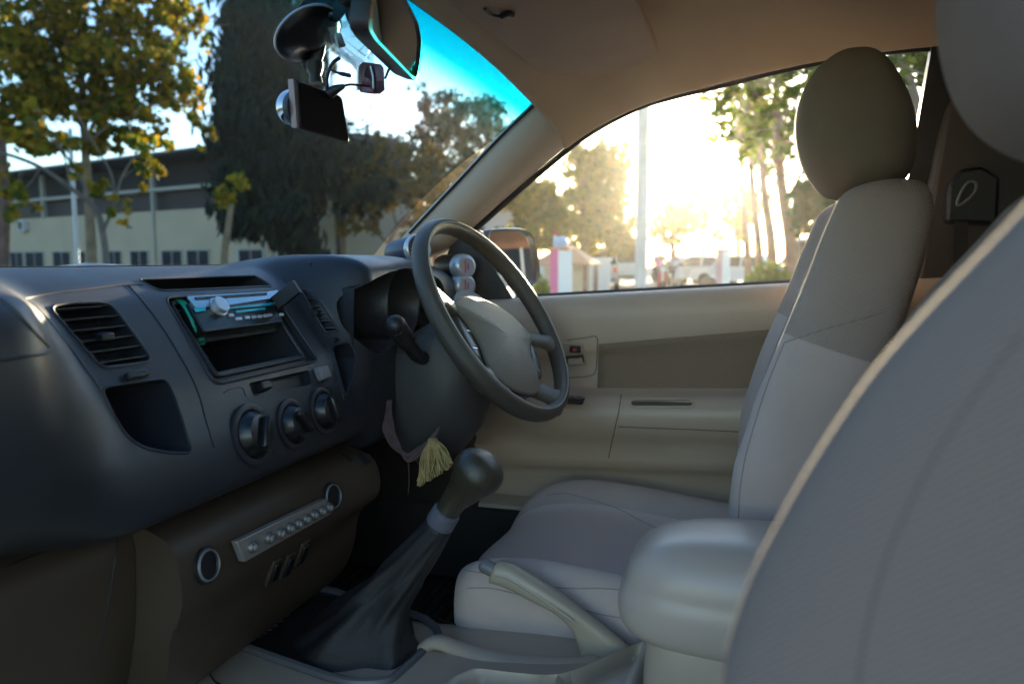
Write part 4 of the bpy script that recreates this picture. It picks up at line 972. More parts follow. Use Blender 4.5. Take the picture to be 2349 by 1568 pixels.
for y, z in ((1.08, 1.165), (1.18, 1.175), (1.27, 1.18), (1.35, 1.182), (1.43, 1.18), (1.6, 1.17), (1.9, 1.13), (2.1, 1.05), (2.2, .95), (2.22, .6)):
    rs.append([V((x, y-.12*x*x, z+.045*(1-(x/.8)**2)+.042*math.exp(-((x-.43)/.16)**2-((y-1.35)/.2)**2))) for x in np.linspace(-.85, .85, 19)])
hd.rings(rs, False, False); ho = hd.build('bonnet', mat('car_paint_white', (.75, .75, .74), .25, coat=.6), car); ho.modifiers.new('s', 'SOLIDIFY').thickness = .02
# outer body below the window and the sill
B().prism([V((.78, -1.5, .35)), V((.78, 2.1, .35)), V((.78, 2.1, 1.05)), V((.775, .9, 1.16)), V((.775, -1.5, 1.18))], V((.02, 0, 0))).build('body_side', mat('car_paint_white', (.75, .75, .74), .25, coat=.6), car)
B().rings([[V((x, y, z)) for x, z in ((.612, .738), (.618, .746), (.640, .750), (.676, .751), (.676, .738))] for y in (-.4, .56)]).build('door_sill', beige_m, car, bevel=.002)
B().box((.648, .20, .65), (.05, 1.2, .17)).build('sill_side', mat('footwell_dark', (.022, .02, .018), .85), car, bevel=.008)
B().prism([V((.635, .53, .56)), V((.635, .56, .80)), V((.635, .60, .98)), V((.635, 1.05, .98)), V((.635, 1.05, .56))], V((.03, 0, 0))).build('kick_panel', mat('footwell_dark', (.022, .02, .018), .85), car, bevel=.01)
# left lower body so light does not leak under the dash
B().box((0, .1, .45), (1.5, 3.2, .08)).build('underbody', dark_m, car)
for sy in (1.55, -2.0):
    for sx in (-.72, .72):
        wh = B().lathe((sx-.12*np.sign(sx)*0, sy, .36), (1, 0, 0), [(-.11, .20), (-.11, .33), (-.08, .36), (.08, .36), (.11, .33), (.11, .20)], 32).build('wheel', mat('rubber', (.018, .018, .02), .6), car)
        B().lathe((sx, sy, .36), (1, 0, 0), [(-.10, .21), (-.07, .19), (.07, .19), (.10, .21)], 24).build('wheel_rim', silver_m, wh)

# ---------------------------------------------------------------- interior mirror and the things hung around it
im = thing('rear_view_mirror', '', ''); del im['label'], im['category']; im.parent = car
rb = X(959, 187, .10); rt = X(970, 94, .10); lb = Z(876, 98, rb.z); dL = (lb-rb).normalized(); uz = (rt-rb); hgt = uz.length
uz = (uz-dL*uz.dot(dL)).normalized(); mN = dL.cross(uz).normalized()
if mN.y > 0: mN = -mN
L = .255
mo_ = [rb, rb+uz*hgt*.55+(-dL)*.006, rt, rt+uz*.014+dL*.03, rt+dL*(L*.5)+uz*.022, rt+dL*(L-.03)+uz*.014, rb+dL*L+uz*hgt, rb+dL*L, rb+dL*(L-.03)-uz*.004, rb+dL*.03-uz*.003]
mo_ = rounded(mo_, .010, 4); mc_ = sum(mo_, V((0, 0, 0)))/len(mo_)
B().rings([[mc_+(p-mc_)*s-mN*d for p in mo_] for s, d in ((.90, .004), (.925, 0), (1, .001), (1.0, .012), (.93, .026), (.7, .034), (.3, .037))]).build('mirror_housing', mat('mirror_shell_brown', (.045, .03, .032), .4), im, auto=40)
B().prism([mc_+(p-mc_)*.905-mN*.003 for p in mo_], -mN*.002).build('mirror_glass', mirror_m, im, auto=20)
st = mc_-mN*.034
B().tube(spline([st, st+V((-.0, .03, .02)), V((st.x, header(0)[0]+.012, header(0)[1]-.02)), V((st.x, header(0)[0]+.02, header(0)[1]+.0))], 5), .011, 10).build('mirror_stem', dark_m, im)
B().rings(sbox(st.x-.045, st.x+.02, header(0)[0]-.02, header(0)[0]+.06, header(0)[1]-.05, header(0)[1]+.01, tap=[(0, .6), (.4, .95), (1, 1)])).build('stem_cover', dark_m, im)

dc = thing('dash_camera', 'black dash camera on a suction mount stuck to the windscreen left of the mirror', 'dash camera', X(*z2(370, 700), 0))
DCP, DCN = X(*z2(395, 700), 0), V((-.40, -.90, -.12)).normalized()
dg = [onpl(DCP, DCN, *z2(*p)) for p in ((225, 505), (520, 610), (568, 905), (248, 812))]
dn_ = (dg[1]-dg[0]).cross(dg[3]-dg[0]).normalized()
if dn_.y > 0: dn_ = -dn_
body = rounded(dg, .006, 4); bc_ = sum(body, V((0, 0, 0)))/len(body)
cb = B().rings([[bc_+(p-bc_)*s-dn_*d for p in body] for s, d in ((.96, -.001), (1, .001), (1, .012), (.94, .015))]).build('camera_body', dark_m, dc, auto=40)
B().prism([bc_+(p-bc_)*.93+dn_*.0012 for p in body], dn_*.0006).build('screen', mat('screen_dark', (.012, .010, .012), .18), cb)
B().prism(rounded([dg[0]-dn_*.0, dg[0]-dn_*.012, dg[3]-dn_*.012, dg[3]], .002), (dg[0]-dg[1]).normalized()*.0035).build('side_trim', mat('trim_mauve', (.30, .24, .28), .3, metal=.5), cb)
lc_ = lerp(dg[0], dg[3], .50)+(dg[1]-dg[0])*.22-dn_*.012
ln = B().lathe(lc_, -dn_, [(0, .023), (.010, .023), (.012, .0225)], 32).build('lens_barrel', dark_m, dc)
B().lathe(lc_, -dn_, [(.0115, .0228), (.020, .0238), (.026, .0225), (.026, .017)], 32, False).build('lens_ring', chrome_m, ln); B().lathe(lc_, -dn_, [(.020, .018), (.0235, .010), (.0245, .001)], 24).build('lens', gloss_m, ln)
B().tube([X(*z2(355, 525), 0), X(*z2(350, 480), 0), X(*z2(345, 430), 0), X(*z2(345, 390), 0)], [.009, .0075, .0115, .0115], 12).build('mount_joint', dark_m, dc, auto=30)
B().ball(X(*z2(300, 410), 0), .008, 7).build('clamp_knob', dark_m, dc)
B().tube([X(*z2(345, 400), 0), X(*z2(360, 330), 0), X(*z2(375, 270), -.0), X(*z2(370, 215), -.005)], [.009, .011, .010, .009], 12, flat=.6).build('mount_arm', dark_m, dc)
cc = X(*z2(318, 235), -.02); cn = V((0, .52, .72)).normalized(); cn = V((.16, .60, .78)).normalized()
B().lathe(cc-cn*.008, cn, [(-.006, .010), (.0, .018), (.004, .034), (.010, .043), (.013, .0445)], 40).build('suction_cup', gloss_m, dc)
B().lathe(cc-cn*.008, cn, [(.0125, .043), (.0125, .0465), (.015, .0465), (.015, .043)], 40, False).build('cup_edge', mat('edge_clear', (.55, .55, .62), .2), dc)
B().tube([cc+V((.012, -.01, .004)), cc+V((.035, -.018, .008)), cc+V((.045, -.02, -.002))], [.008, .010, .007], 10, flat=.5).build('cup_lever', dark_m, dc)
pg = X(*z2(470, 580), 0); B().tube([X(*z2(440, 590), 0), X(*z2(480, 565), 0), X(*z2(530, 545), 0)], [.0075, .006, .003], 10).build('plug', dark_m, dc)
B().tube(spline([X(*z2(525, 545), 0), X(*z2(570, 535), .0), X(*z2(630, 540), .01), X(*z2(700, 545), .02)], 4), .0016, 6).build('cable', dark_m, dc)
B().tube(spline([X(*z2(430, 590), 0), X(*z2(420, 520), 0), X(*z2(435, 450), 0), X(*z2(465, 395), -.0), X(*z2(505, 365), 0)], 4), .0028, 6).build('cable', dark_m, dc)
B().tube(spline([X(*z2(440, 435), 0), X(*z2(490, 460), 0), X(*z2(565, 478), 0)], 3), [.003]*4+[.0055]*3, 8, flat=.5).build('cable_clip', mat('clip_violet', (.05, .05, .10), .35), dc)
sq = thing('sensor_box', 'small black sensor box stuck high on the windscreen above the suction mount', 'sensor', X(*z2(430, 80), -.02))
q4 = [X(*z2(*p), -.02) for p in ((330, 90), (390, 10), (420, -30), (580, -20), (575, 40), (490, 150))]
B().prism(rounded(q4, .006), V((0, .022, .008))).build('sensor_body', dark_m, sq, bevel=.002)
bag = thing('plastic_wrap', 'crumpled clear plastic wrap hanging from the interior mirror stem', 'plastic wrap', X(*z2(600, 250), .04))
pm = bpy.data.materials.new('clear_film'); pm.use_nodes = True; n_, l_ = pm.node_tree.nodes, pm.node_tree.links; b_ = n_['Principled BSDF']
b_.inputs['Base Color'].default_value = (.75, .78, .85, 1); b_.inputs['Roughness'].default_value = .2
t_ = n_.new('ShaderNodeBsdfTransparent'); x_ = n_.new('ShaderNodeMixShader'); x_.inputs[0].default_value = .30
l_.new(t_.outputs[0], x_.inputs[1]); l_.new(b_.outputs[0], x_.inputs[2]); l_.new(x_.outputs[0], n_['Material Output'].inputs['Surface'])
bo_ = B()
axis = [X(*z2(620, 30), .03), X(*z2(590, 120), .03), X(*z2(575, 220), .03), X(*z2(590, 320), .03), X(*z2(640, 420), .03), X(*z2(622, 560), .03)]
rad = [.018, .038, .046, .036, .012, .004]
A_ = spline(axis, 5); Rd = spline([V((r, 0, 0)) for r in rad], 5); rs = []
for i, (p, r) in enumerate(zip(A_, Rd)):
    rs.append([p+V((math.cos(q)*r.x*(1+.22*math.sin(q*5+i*.7)+.12*math.sin(q*9-i)), math.sin(q)*r.x*.55*(1+.2*math.sin(q*4+i)), .006*math.sin(q*7+i*1.3))) for q in np.linspace(0, 2*math.pi, 41)[:-1]])
bo_.rings(rs).build('film', pm, bag, auto=25)
mb_ = thing('remote_fob', 'small dark red box hanging on a cord below the interior mirror', 'fob', X(*z2(730, 590), .02))
f4 = [X(*z2(*p), .03) for p in ((700, 398), (672, 430), (668, 575), (690, 598), (760, 598), (792, 570), (785, 430), (765, 405))]
B().prism(f4, V((0, .012, .003))).build('fob_body', mat('maroon_plastic', (.22, .035, .06), .25, coat=.4), mb_, bevel=.005)
B().tube([X(*z2(700, 420), .028), X(*z2(715, 480), .028), X(*z2(718, 560), .028)], .0016, 6).build('fob_trim', silver_m, mb_)
B().tube(spline([X(*z2(790, 500), .03), X(*z2(810, 450), .03), X(*z2(820, 420), .03), X(*z2(790, 330), .035)], 4), .0016, 6).build('fob_cord', dark_m, mb_)

# ---------------------------------------------------------------- aftermarket gauges
pod_m = mat('gauge_pod', (.03, .045, .09), .35); face_m = mat('gauge_face', (.10, .08, .075), .3)
def gauge(c, axis, r, L, label):
    axis = V(axis).normalized()
    g = thing('gauge', label, 'gauge', c, 'aftermarket gauge pods beside the steering wheel')
    B().lathe(c, axis, [(-L, r*.80), (-L*.9, r*.92), (-L*.25, r*1.0), (0, r*1.0)], 40).build('gauge_pod', pod_m, g)
    B().lathe(c, axis, [(-.004, r*1.0), (.004, r*1.07), (.010, r*1.06), (.012, r*.98), (.004, r*.84)], 40, False).build('bezel_ring', mat('bezel_silver', (.55, .58, .62), .28, metal=.5), g)
    fc = B().lathe(c, axis, [(.001, r*.9), (.003, r*.9)], 36).build('gauge_dial', face_m, g)
    e1 = axis.cross(V((0, 0, 1))).normalized(); e2 = e1.cross(axis); mk = B()
    for k in range(9):
        a = R_(200+k*17); d = e1*math.cos(a)+e2*math.sin(a); mk.box(c+axis*.004+d*(r*.66), (r*.10, r*.24, .0008), ax=(d.cross(axis), d, axis))
    mk.build('dial_marks', mat('mark_orange', (.75, .13, .04), .4), fc)
    B().box(c+axis*.0045+e1*(r*.2), (r*.7, .0016, .0008), ax=(e1, e2, axis)).build('needle', mat('gauge_white', (.5, .5, .5), .5), fc)
    return g
gauge(X(*z12(648, 290), .575), (-.50, -.84, .10), .0285, .085, 'dark blue tube shaped gauge with silver ring on top of the dash hood')
p2g = X(*z12(1175, 490), .66)
def block_gauge(c, label):
    g = thing('gauge', label, 'gauge', c, 'aftermarket gauge pods beside the steering wheel')
    ax = V((-.55, -.83, 0)).normalized()
    B().lathe(c, ax, [(-.07, .022), (-.06, .026), (.0, .027)], 32).build('gauge_pod', dark_m, g)
    B().lathe(c, ax, [(-.002, .0268), (.010, .0275), (.022, .0262), (.027, .021), (.0275, .018)], 36, False).build('bezel_ring', mat('bezel_silver', (.55, .58, .62), .28, metal=.5), g)
    d = B().lathe(c, ax, [(.020, .0195), (.026, .0190)], 30).build('gauge_dial', mat('dial_mauve', (.42, .42, .50), .3), g)
    e1 = ax.cross(V((0, 0, 1))).normalized()
    B().box(c+ax*.0268+e1*.004, (.003, .026, .001), ax=(e1, V((0, 0, 1)), ax)).build('dial_marks', mat('mark_orange', (.75, .13, .04), .4), d)
    B().box(c+ax*.0268-e1*.003, (.002, .014, .001), ax=(e1, V((0, 0, 1)), ax)).build('dial_marks', mat('mark_violet', (.12, .08, .35), .4), d)
block_gauge(X(*z12(1150, 490), .66), 'upper of two stacked silver faced gauges seen through the steering wheel')
block_gauge(X(*z12(1150, 712), .66), 'lower of two stacked silver faced gauges seen through the steering wheel')

# ================================================================ OUTSIDE
asph = mat('pale_concrete', (.30, .28, .25), .9, bump=('noise', 8, .4), var=.12, vscale=.6)
earth = mat('dry_earth', (.20, .17, .11), .95, bump=('noise', 6, .5), var=.25, vscale=.8)
g_ = B().add([(-150, -150, 0), (150, -150, 0), (150, 150, 0), (-150, 150, 0)], [(0, 1, 2, 3)]).build('ground', earth, None, False); tag(g_, None, None, kind='structure')
r_ = B().add([(-12, -9, .004), (140, -9, .004), (140, 7.5, .004), (9, 7.5, .004), (9, 14, .004), (-12, 14, .004)], [(0, 1, 2, 3, 4, 5)]).build('road', asph, None, False); tag(r_, None, None, kind='structure')
def kerb(x0, x1, y, nm='kerb'): return tag(B().box(((x0+x1)/2, y, .06), (x1-x0, .16, .12)).build(nm, mat('kerb_stone', (.42, .40, .37), .85, var=.1, vscale=3), None, bevel=.015), None, None, kind='structure')
kerb(9, 140, 7.6); kerb(-12, 140, -9.1)

# ---------------------------------------------------------------- foliage
def leaf_obj(name, P, size, m, parent, aspect=.6, droop=None, rng=None):
    rng = rng or np.random; N = len(P)
    d = rng.normal(size=(N, 3))
    if droop is not None: d = d*(.45, .45, .25)+np.array((0, 0, -droop))
    d /= np.linalg.norm(d, axis=1)[:, None]+1e-9
    s = np.cross(d, rng.normal(size=(N, 3))); s /= np.linalg.norm(s, axis=1)[:, None]+1e-9
    nn = np.cross(d, s); L = size*rng.uniform(.6, 1.25, (N, 1)); W = L*aspect
    v = np.empty((N, 6, 3))
    v[:, 0] = P-d*L*.5; v[:, 1] = P-d*L*.12+s*W*.5+nn*L*.06; v[:, 2] = P+d*L*.22+s*W*.36+nn*L*.04
    v[:, 3] = P+d*L*.5-nn*L*.05; v[:, 4] = P+d*L*.22-s*W*.36+nn*L*.04; v[:, 5] = P-d*L*.12-s*W*.5+nn*L*.06
    me = bpy.data.meshes.new(name); me.vertices.add(6*N); me.vertices.foreach_set('co', v.reshape(-1))
    me.loops.add(6*N); me.loops.foreach_set('vertex_index', np.arange(6*N, dtype=np.int32))
    me.polygons.add(N); me.polygons.foreach_set('loop_start', np.arange(0, 6*N, 6, dtype=np.int32)); me.polygons.foreach_set('loop_total', np.full(N, 6, dtype=np.int32))
    me.update(calc_edges=True); me.validate()
    return link(name, me, m, parent, False)
def blob_pts(blobs, rng, clump=.33, spread=.20):
    """blobs: (u, v, w, ru, rv, depth radius m, n). Leaves gather on twigs spread through each mass"""
    out = []
    for u, v, w, ru, rv, rd, n in blobs:
        c = np.array(at(u, v, w)); sx, sz = ru/FPX*w, rv/FPX*w
        k = max(6, int(n/26))
        q = rng.normal(size=(k, 3)); q /= np.linalg.norm(q, axis=1)[:, None]; q *= rng.uniform(.15, 1, (k, 1))**.5
        cl = rng.integers(0, k, n); g = q[cl]+rng.normal(size=(n, 3))*spread
        out.append(c + np.array(RGT)*(g[:, :1]*sx) + np.array(FWD)*(g[:, 1:2]*rd) + np.array((0, 0, 1.))*(g[:, 2:]*sz))
    return np.concatenate(out)
def limb(b, pts, r0, r1, n=8):
    P = spline([at(*p) for p in pts], 5); k = len(P)
    b.tube(P, [lerp(r0, r1, i/(k-1)) for i in range(k)], n)
def tree(name, label, trunk, limbs, blobs, leafm, size, barkm, group=None, aspect=.6, droop=None, seed=1, spread=.2, cat='tree', twigs=0):
    """trunk: list of (u, v, w) from low to high + radii; drops to the ground under its first point"""
    rng = np.random.default_rng(seed)
    pts, r0, r1 = trunk; base = at(*pts[0]); foot = V((base.x, base.y, 0))
    t = thing(name, label, cat, foot, group)
    P = [foot-V((0, 0, .1)), foot+V((0, 0, .25))]+spline([at(*p) for p in pts], 5); k = len(P)
    B().tube(P, [r0*1.5, r0*1.1]+[lerp(r0, r1, i/(k-3)) for i in range(k-2)], 12).build('trunk', barkm, t)
    b = B()
    for pl, a, c in limbs: limb(b, pl, a, c)
    if blobs:
        LP = blob_pts(blobs, rng, spread=spread)
        for i in range(twigs):                                    # thin twigs running through the leaf masses
            q = V(LP[rng.integers(0, len(LP))]); dd = V(rng.normal(size=3)); dd.z = abs(dd.z)*.6; dd.normalize()
            b.tube([q-dd*size*2.6, q+V(rng.normal(size=3)*size*.4), q+dd*size*2.4], [.010*size/.17, .008*size/.17, .003*size/.17], 5)
    if b.v: b.build('branches', barkm, t)
    if blobs: leaf_obj('crown', LP, size, leafm, t, aspect, droop, rng)
    return t
barkA = mat('bark_warm', (.26, .17, .095), .9, bump=('noise', 30, .8), var=.3, vscale=6)
barkB = mat('bark_grey', (.17, .13, .10), .9, bump=('noise', 30, .8), var=.3, vscale=6)
barkC = mat('bark_brown', (.20, .105, .07), .9, bump=('noise', 30, .8), var=.3, vscale=6)
lf_gold = leaf_mat('leaf_gold', [(.035, .085, .012), (.15, .17, .012), (.32, .24, .012), (.46, .28, .015), (.55, .29, .025)], .55)
lf_dark = leaf_mat('leaf_dark', [(.005, .014, .012), (.009, .022, .017), (.015, .032, .020), (.032, .050, .018)], .10, .8)
lf_olive = leaf_mat('leaf_olive', [(.06, .075, .03), (.11, .10, .035), (.19, .14, .045), (.24, .14, .06)], .35)
lf_red = leaf_mat('leaf_red', [(.20, .08, .045), (.26, .10, .05), (.16, .11, .05)], .35)
lf_yel = leaf_mat('leaf_yellow', [(.12, .12, .02), (.22, .18, .03), (.32, .22, .03), (.16, .17, .03)], .5)
lf_fresh = leaf_mat('leaf_fresh', [(.06, .11, .015), (.12, .16, .02), (.20, .19, .03)], .55)
lf_deep = leaf_mat('leaf_deep', [(.02, .06, .03), (.035, .08, .035), (.06, .10, .03)], .3)

tree('plane_tree', 'golden green broad leaved tree with a thick sunlit trunk left of the dark weeping tree', ([(212, 640, 15.5), (206, 500, 15.5), (195, 330, 15.6), (186, 150, 15.6), (178, -60, 15.7)], .105, .05),
     [([(195, 330, 15.6), (250, 220, 15.3), (330, 140, 15), (420, 60, 14.8)], .045, .015), ([(196, 300, 15.6), (120, 200, 15.5), (40, 90, 15.2)], .045, .015), ([(188, 180, 15.6), (260, 60, 15.8), (320, -40, 16)], .04, .015),
      ([(192, 260, 15.6), (300, 250, 15), (400, 230, 14.8), (450, 215, 14.6)], .03, .01), ([(186, 150, 15.6), (110, 40, 15.3), (60, -60, 15)], .04, .015), ([(330, 140, 15), (400, 150, 14.8), (470, 130, 14.6)], .018, .008)],
     [(60, 40, 15, 105, 95, 1.2, 1600), (210, 30, 15.6, 110, 100, 1.3, 1750), (350, 30, 15.3, 100, 80, 1.2, 1250), (440, 40, 15, 40, 50, .8, 170), (40, 190, 14.8, 85, 90, 1.1, 1350), (170, 190, 15.4, 100, 90, 1.2, 1750), (290, 170, 15.3, 90, 85, 1.1, 1250),
      (375, 150, 15, 55, 50, .8, 420), (60, 310, 14.8, 70, 55,   .9, 650), (300, 290, 15.2, 80, 45,  .9, 650), (435, 230, 14.6, 42, 60, .7, 360), (455, 300, 14.6, 25, 35, .5, 90), (200, 310, 15.5, 70, 40, .9, 420)],
     lf_gold, .15, barkA, 'trees beyond the windscreen', .72, None, 3, .12, twigs=60)
tree('young_tree', 'slender branching young tree with few leaves in front of the long building', ([(245, 620, 12.5), (240, 560, 12.5), (228, 500, 12.5), (212, 470, 12.5)], .055, .045),
     [([(212, 470, 12.5), (160, 430, 12.4), (95, 385, 12.2), (20, 355, 12), (-60, 335, 12)], .04, .02), ([(214, 472, 12.5), (185, 410, 12.5), (130, 330, 12.4), (60, 270, 12.2)], .03, .012), ([(236, 530, 12.5), (262, 470, 12.6), (278, 410, 12.7), (320, 340, 12.8)], .03, .012),
      ([(262, 470, 12.6), (255, 400, 12.6), (210, 320, 12.5), (170, 250, 12.5)], .02, .008), ([(160, 430, 12.4), (150, 370, 12.3), (120, 300, 12.2)], .018, .007), ([(95, 385, 12.2), (60, 430, 12.2), (30, 450, 12.2)], .014, .006), ([(278, 410, 12.7), (340, 370, 12.7), (390, 400, 12.7)], .014, .006),
      ([(320, 340, 12.8), (300, 290, 12.8), (330, 230, 12.8)], .012, .005), ([(210, 320, 12.5), (260, 280, 12.6), (300, 270, 12.7)], .012, .005)],
     [(25, 430, 12, 35, 50, .4, 60), (215, 420, 12.4, 45, 40, .5, 60), (340, 400, 12.6, 40, 40, .4, 45), (320, 330, 12.6, 60, 40, .5, 60), (60, 300, 12.2, 60, 60, .6, 90), (280, 480, 12.4, 30, 40, .3, 40), (45, 480, 12, 30, 40, .3, 40), (130, 330, 12.3, 40, 50, .5, 60)],
     lf_gold, .16, barkB, 'trees beyond the windscreen', .78, None, 5, .13)
tree('old_tree', 'brown tree trunk at the left edge of the view standing in front of the building', ([(6, 640, 16), (8, 540, 16), (10, 470, 16), (2, 300, 16.4)], .12, .09), [([(8, 480, 16), (30, 430, 16), (60, 390, 16)], .03, .012)],
     [(-20, 430, 16, 40, 60, .8, 120)], lf_gold, .17, barkC, 'trees beyond the windscreen', .78, None, 6)
tree('weeping_tree', 'tall dark weeping tree with hanging foliage behind the dash camera', ([(698, 640, 30), (692, 540, 30), (664, 300, 30), (620, 60, 30), (600, -200, 30)], .30, .14),
     [([(692, 540, 30), (640, 470, 29.25), (560, 420, 28.5)], .09, .03), ([(672, 360, 30), (760, 300, 29.4), (850, 300, 28.8)], .08, .02), ([(630, 120, 30), (560, 60, 29.25), (500, 60, 28.5)], .06, .02)],
     [(600, -30, 30, 105, 110, 1.3, 2600), (595, 100, 30, 105, 105, 1.4, 3000), (590, 220, 29.7, 100, 95, 1.4, 3000), (590, 330, 29.4, 95, 90, 1.3, 3000), (600, 430, 29.25, 100, 70, 1.3, 2800), (555, 490, 28.95, 55, 50, .9, 1000), (660, 520, 29.1, 70, 60, 1, 1500),
      (690, 380, 29.7, 60, 100, 1, 1500), (700, 220, 29.7, 50, 120, 1, 1000), (690, 580, 29.4, 40, 50, .6, 700), (800, 400, 29.25, 75, 85, 1, 1200), (850, 450, 28.95, 60, 45, .8, 500)],
     lf_dark, .62, barkB, 'trees beyond the windscreen', .24, 1.0, 8, .19)
tree('laurel_tree', 'yellow green leafy branches growing out beside the dark weeping tree', ([(780, 640, 32), (772, 500, 32), (765, 350, 32), (760, 150, 32)], .10, .04), [([(765, 350, 32), (820, 300, 31.71), (880, 280, 31.42)], .04, .012)],
     [(735, 60, 31.42, 40, 70, .6, 190), (745, 180, 31.13, 30, 60, .6, 120), (800, 360, 31.13, 60, 80, .8, 480), (760, 450, 30.55, 50, 50, .7, 220), (840, 440, 31.13, 60, 60, .7, 320)], lf_olive, .24, barkB, 'trees beyond the windscreen', .6, None, 9, .14)
tree('pale_stem_tree', 'pale sunlit stem standing between the building windows and the weeping tree', ([(514, 640, 17), (516, 570, 17), (522, 530, 17), (530, 470, 17)], .085, .06), [], [(530, 430, 17.4, 40, 40, .5, 120)], lf_gold, .17, barkA, 'trees beyond the windscreen', .7, None, 10)
tree('olive_tree', 'large olive brown tree filling the right side of the windscreen', ([(905, 620, 40), (900, 560, 40), (930, 505, 40), (985, 455, 40), (1010, 380, 40)], .24, .10),
     [([(930, 505, 40), (900, 470, 40), (860, 450, 40)], .09, .03), ([(985, 455, 40), (1050, 455, 40), (1110, 470, 40)], .09, .03), ([(1010, 380, 40), (1060, 300, 40), (1090, 230, 40)], .07, .02), ([(1000, 400, 40), (950, 330, 40), (930, 260, 40)], .07, .02), ([(905, 570, 40), (860, 500, 40), (830, 480, 40)], .08, .03)],
     [(1080, 270, 40, 75, 60, 1.4, 900), (1130, 300, 40, 60, 70, 1.3, 700), (1030, 350, 40, 90, 75, 1.5, 1300), (930, 400, 40, 80, 80, 1.4, 1000), (1010, 450, 39.36, 100, 70, 1.4, 1100), (1100, 400, 39.36, 70, 80, 1.3, 900), (890, 500, 39.04, 60, 50, 1, 380), (960, 520, 39.04, 70, 40, 1, 380), (1060, 520, 39.04, 60, 40, 1, 300), (1180, 380, 40, 60, 90, 1.3, 700)],
     lf_olive, .30, barkC, 'trees beyond the windscreen', .6, None, 11, .13, twigs=50)
tree('red_leaf_tree', 'reddish brown leafed tree rising above the olive tree under the interior mirror', ([(1000, 640, 44), (1002, 500, 44), (1005, 320, 44), (1006, 210, 44)], .2, .06), [],
     [(1005, 240, 44, 45, 50, 1, 520), (985, 300, 44, 40, 50, 1, 360), (1030, 330, 44, 40, 50, 1, 320), (960, 215, 44, 30, 30, .8, 90)], lf_red, .30, barkC, 'trees beyond the windscreen', .6, None, 12, .14)
bare = [([(832, 420, 36), (836, 330, 36), (850, 250, 36), (862, 190, 36)], .05, .01), ([(836, 330, 36), (810, 270, 36), (800, 220, 36)], .03, .008), ([(840, 300, 36), (880, 240, 36), (905, 190, 36)], .03, .008), ([(834, 370, 36), (880, 330, 36), (910, 290, 36)], .03, .008), ([(850, 250, 36), (835, 215, 36), (830, 180, 36)], .02, .006)]
tree('bare_tree', 'thin bare branched tree against the sky right of the dash camera', ([(828, 640, 36), (830, 560, 36), (831, 480, 36), (832, 410, 36)], .09, .06), bare, [(840, 330  , 36, 40, 60, .6, 50)], lf_olive, .2, barkC, 'trees beyond the windscreen', .6, None, 13)

tree('orange_leaf_tree', 'small sparse orange leafed tree just left of the windscreen pillar', ([(893, 640, 29), (893, 560, 29), (915, 515, 29), (955, 480, 29)], .11, .06), [([(893, 560, 29), (850, 520, 29), (830, 480, 29)], .05, .012), ([(915, 515, 29), (975, 500, 29), (1020, 500, 29)], .05, .012), ([(955, 480, 29), (985, 440, 29), (1000, 400, 29)], .05, .012), ([(912, 520, 29), (895, 470, 29), (880, 430, 29)], .04, .01)],
     [(850, 500, 29, 45, 45, .8, 260), (910, 440, 29, 60, 50, .9, 420), (975, 470, 29, 60, 50, .9, 420), (1010, 530, 28.8, 60, 40, .8, 300), (940, 530, 28.8, 50, 30, .7, 160), (800, 520, 29, 40, 40, .7, 140), (890, 360, 29, 60, 55, .9, 480), (970, 370, 29, 60, 60, .9, 460), (1040, 440, 29, 50, 60, .9, 300), (830, 420, 29, 45, 60, .8, 360)], leaf_mat('leaf_orange', [(.10, .09, .025), (.22, .15, .03), (.34, .17, .03), (.14, .11, .04)], .4), .24, barkC, 'trees beyond the windscreen', .6, None, 14, .14, twigs=30)
# trees beyond the driver window
tree('ash_tree', 'tall yellow green tree left of the concrete pole beyond the driver window', ([(1345, 640, 32), (1346, 560, 32), (1340, 450, 32), (1345, 340, 32)], .25, .10), [([(1344, 500, 32), (1390, 440, 32), (1420, 400, 32)], .09, .03), ([(1344, 480, 32), (1280, 420, 32), (1240, 410, 32)], .09, .03)],
     [(1345, 370, 32, 60, 50, 1.6, 800), (1395, 400, 32, 45, 60, 1.5, 600), (1350, 450, 32, 60, 50, 1.5, 700), (1400, 490, 32, 45, 60, 1.5, 600), (1330, 540, 31.5, 90, 50, 1.5, 900), (1420, 540, 31.5, 40, 50, 1.3, 400), (1425, 370, 32, 22, 40, 1, 90)],
     lf_yel, .34, barkC, 'trees beyond the driver window', .6, None, 21, .14)
tree('golden_tree', 'golden tree growing above the door mirror beyond the driver window', ([(1225, 640, 28), (1226, 560, 28), (1230, 480, 28)], .2, .1), [],
     [(1230, 470, 28, 55, 60, 1.3, 900), (1180, 440, 28, 40, 60, 1.2, 400), (1270, 500, 28, 50, 40, 1.2, 600), (1220, 540, 28, 70, 35, 1.2, 600)], lf_yel, .30, barkC, 'trees beyond the driver window', .6, None, 22, .14)
for i, (u, v, w, ru, rv, n, lab) in enumerate(((1540, 500, 62, 60, 70, 380, 'hazy tree right of the concrete pole in the glare'), (1610, 470, 75, 70, 90, 420, 'far hazy tree in the middle of the sun glare'), (1690, 480, 66, 60, 90, 420, 'hazy tree in the glare just left of the row of trunks'))):
    tree('avenue_tree', lab, ([(u, 625, w), (u+3, 570, w), (u, v, w)], .28, .12), [], [(u, v, w, ru*.7, rv*.7, 2.5, n), (u-20, v+40, w, ru*.8, rv*.4, 2.5, n//2), (u+25, v-30, w, ru*.6, rv*.5, 2.5, n//2)], lf_yel, .55, barkC, 'trees beyond the driver window', .6, None, 30+i, .2)
rows = [(1818, 640, 13.5, .125, 'thick brown trunk behind the hedge, nearest of the row'), (1772, 640, 17, .12, 'second brown trunk in the row behind the hedge'), (1742, 640, 21, .12, 'third slim trunk in the row behind the hedge'), (1716, 640, 26, .13, 'fourth and farthest visible trunk in the row behind the hedge')]
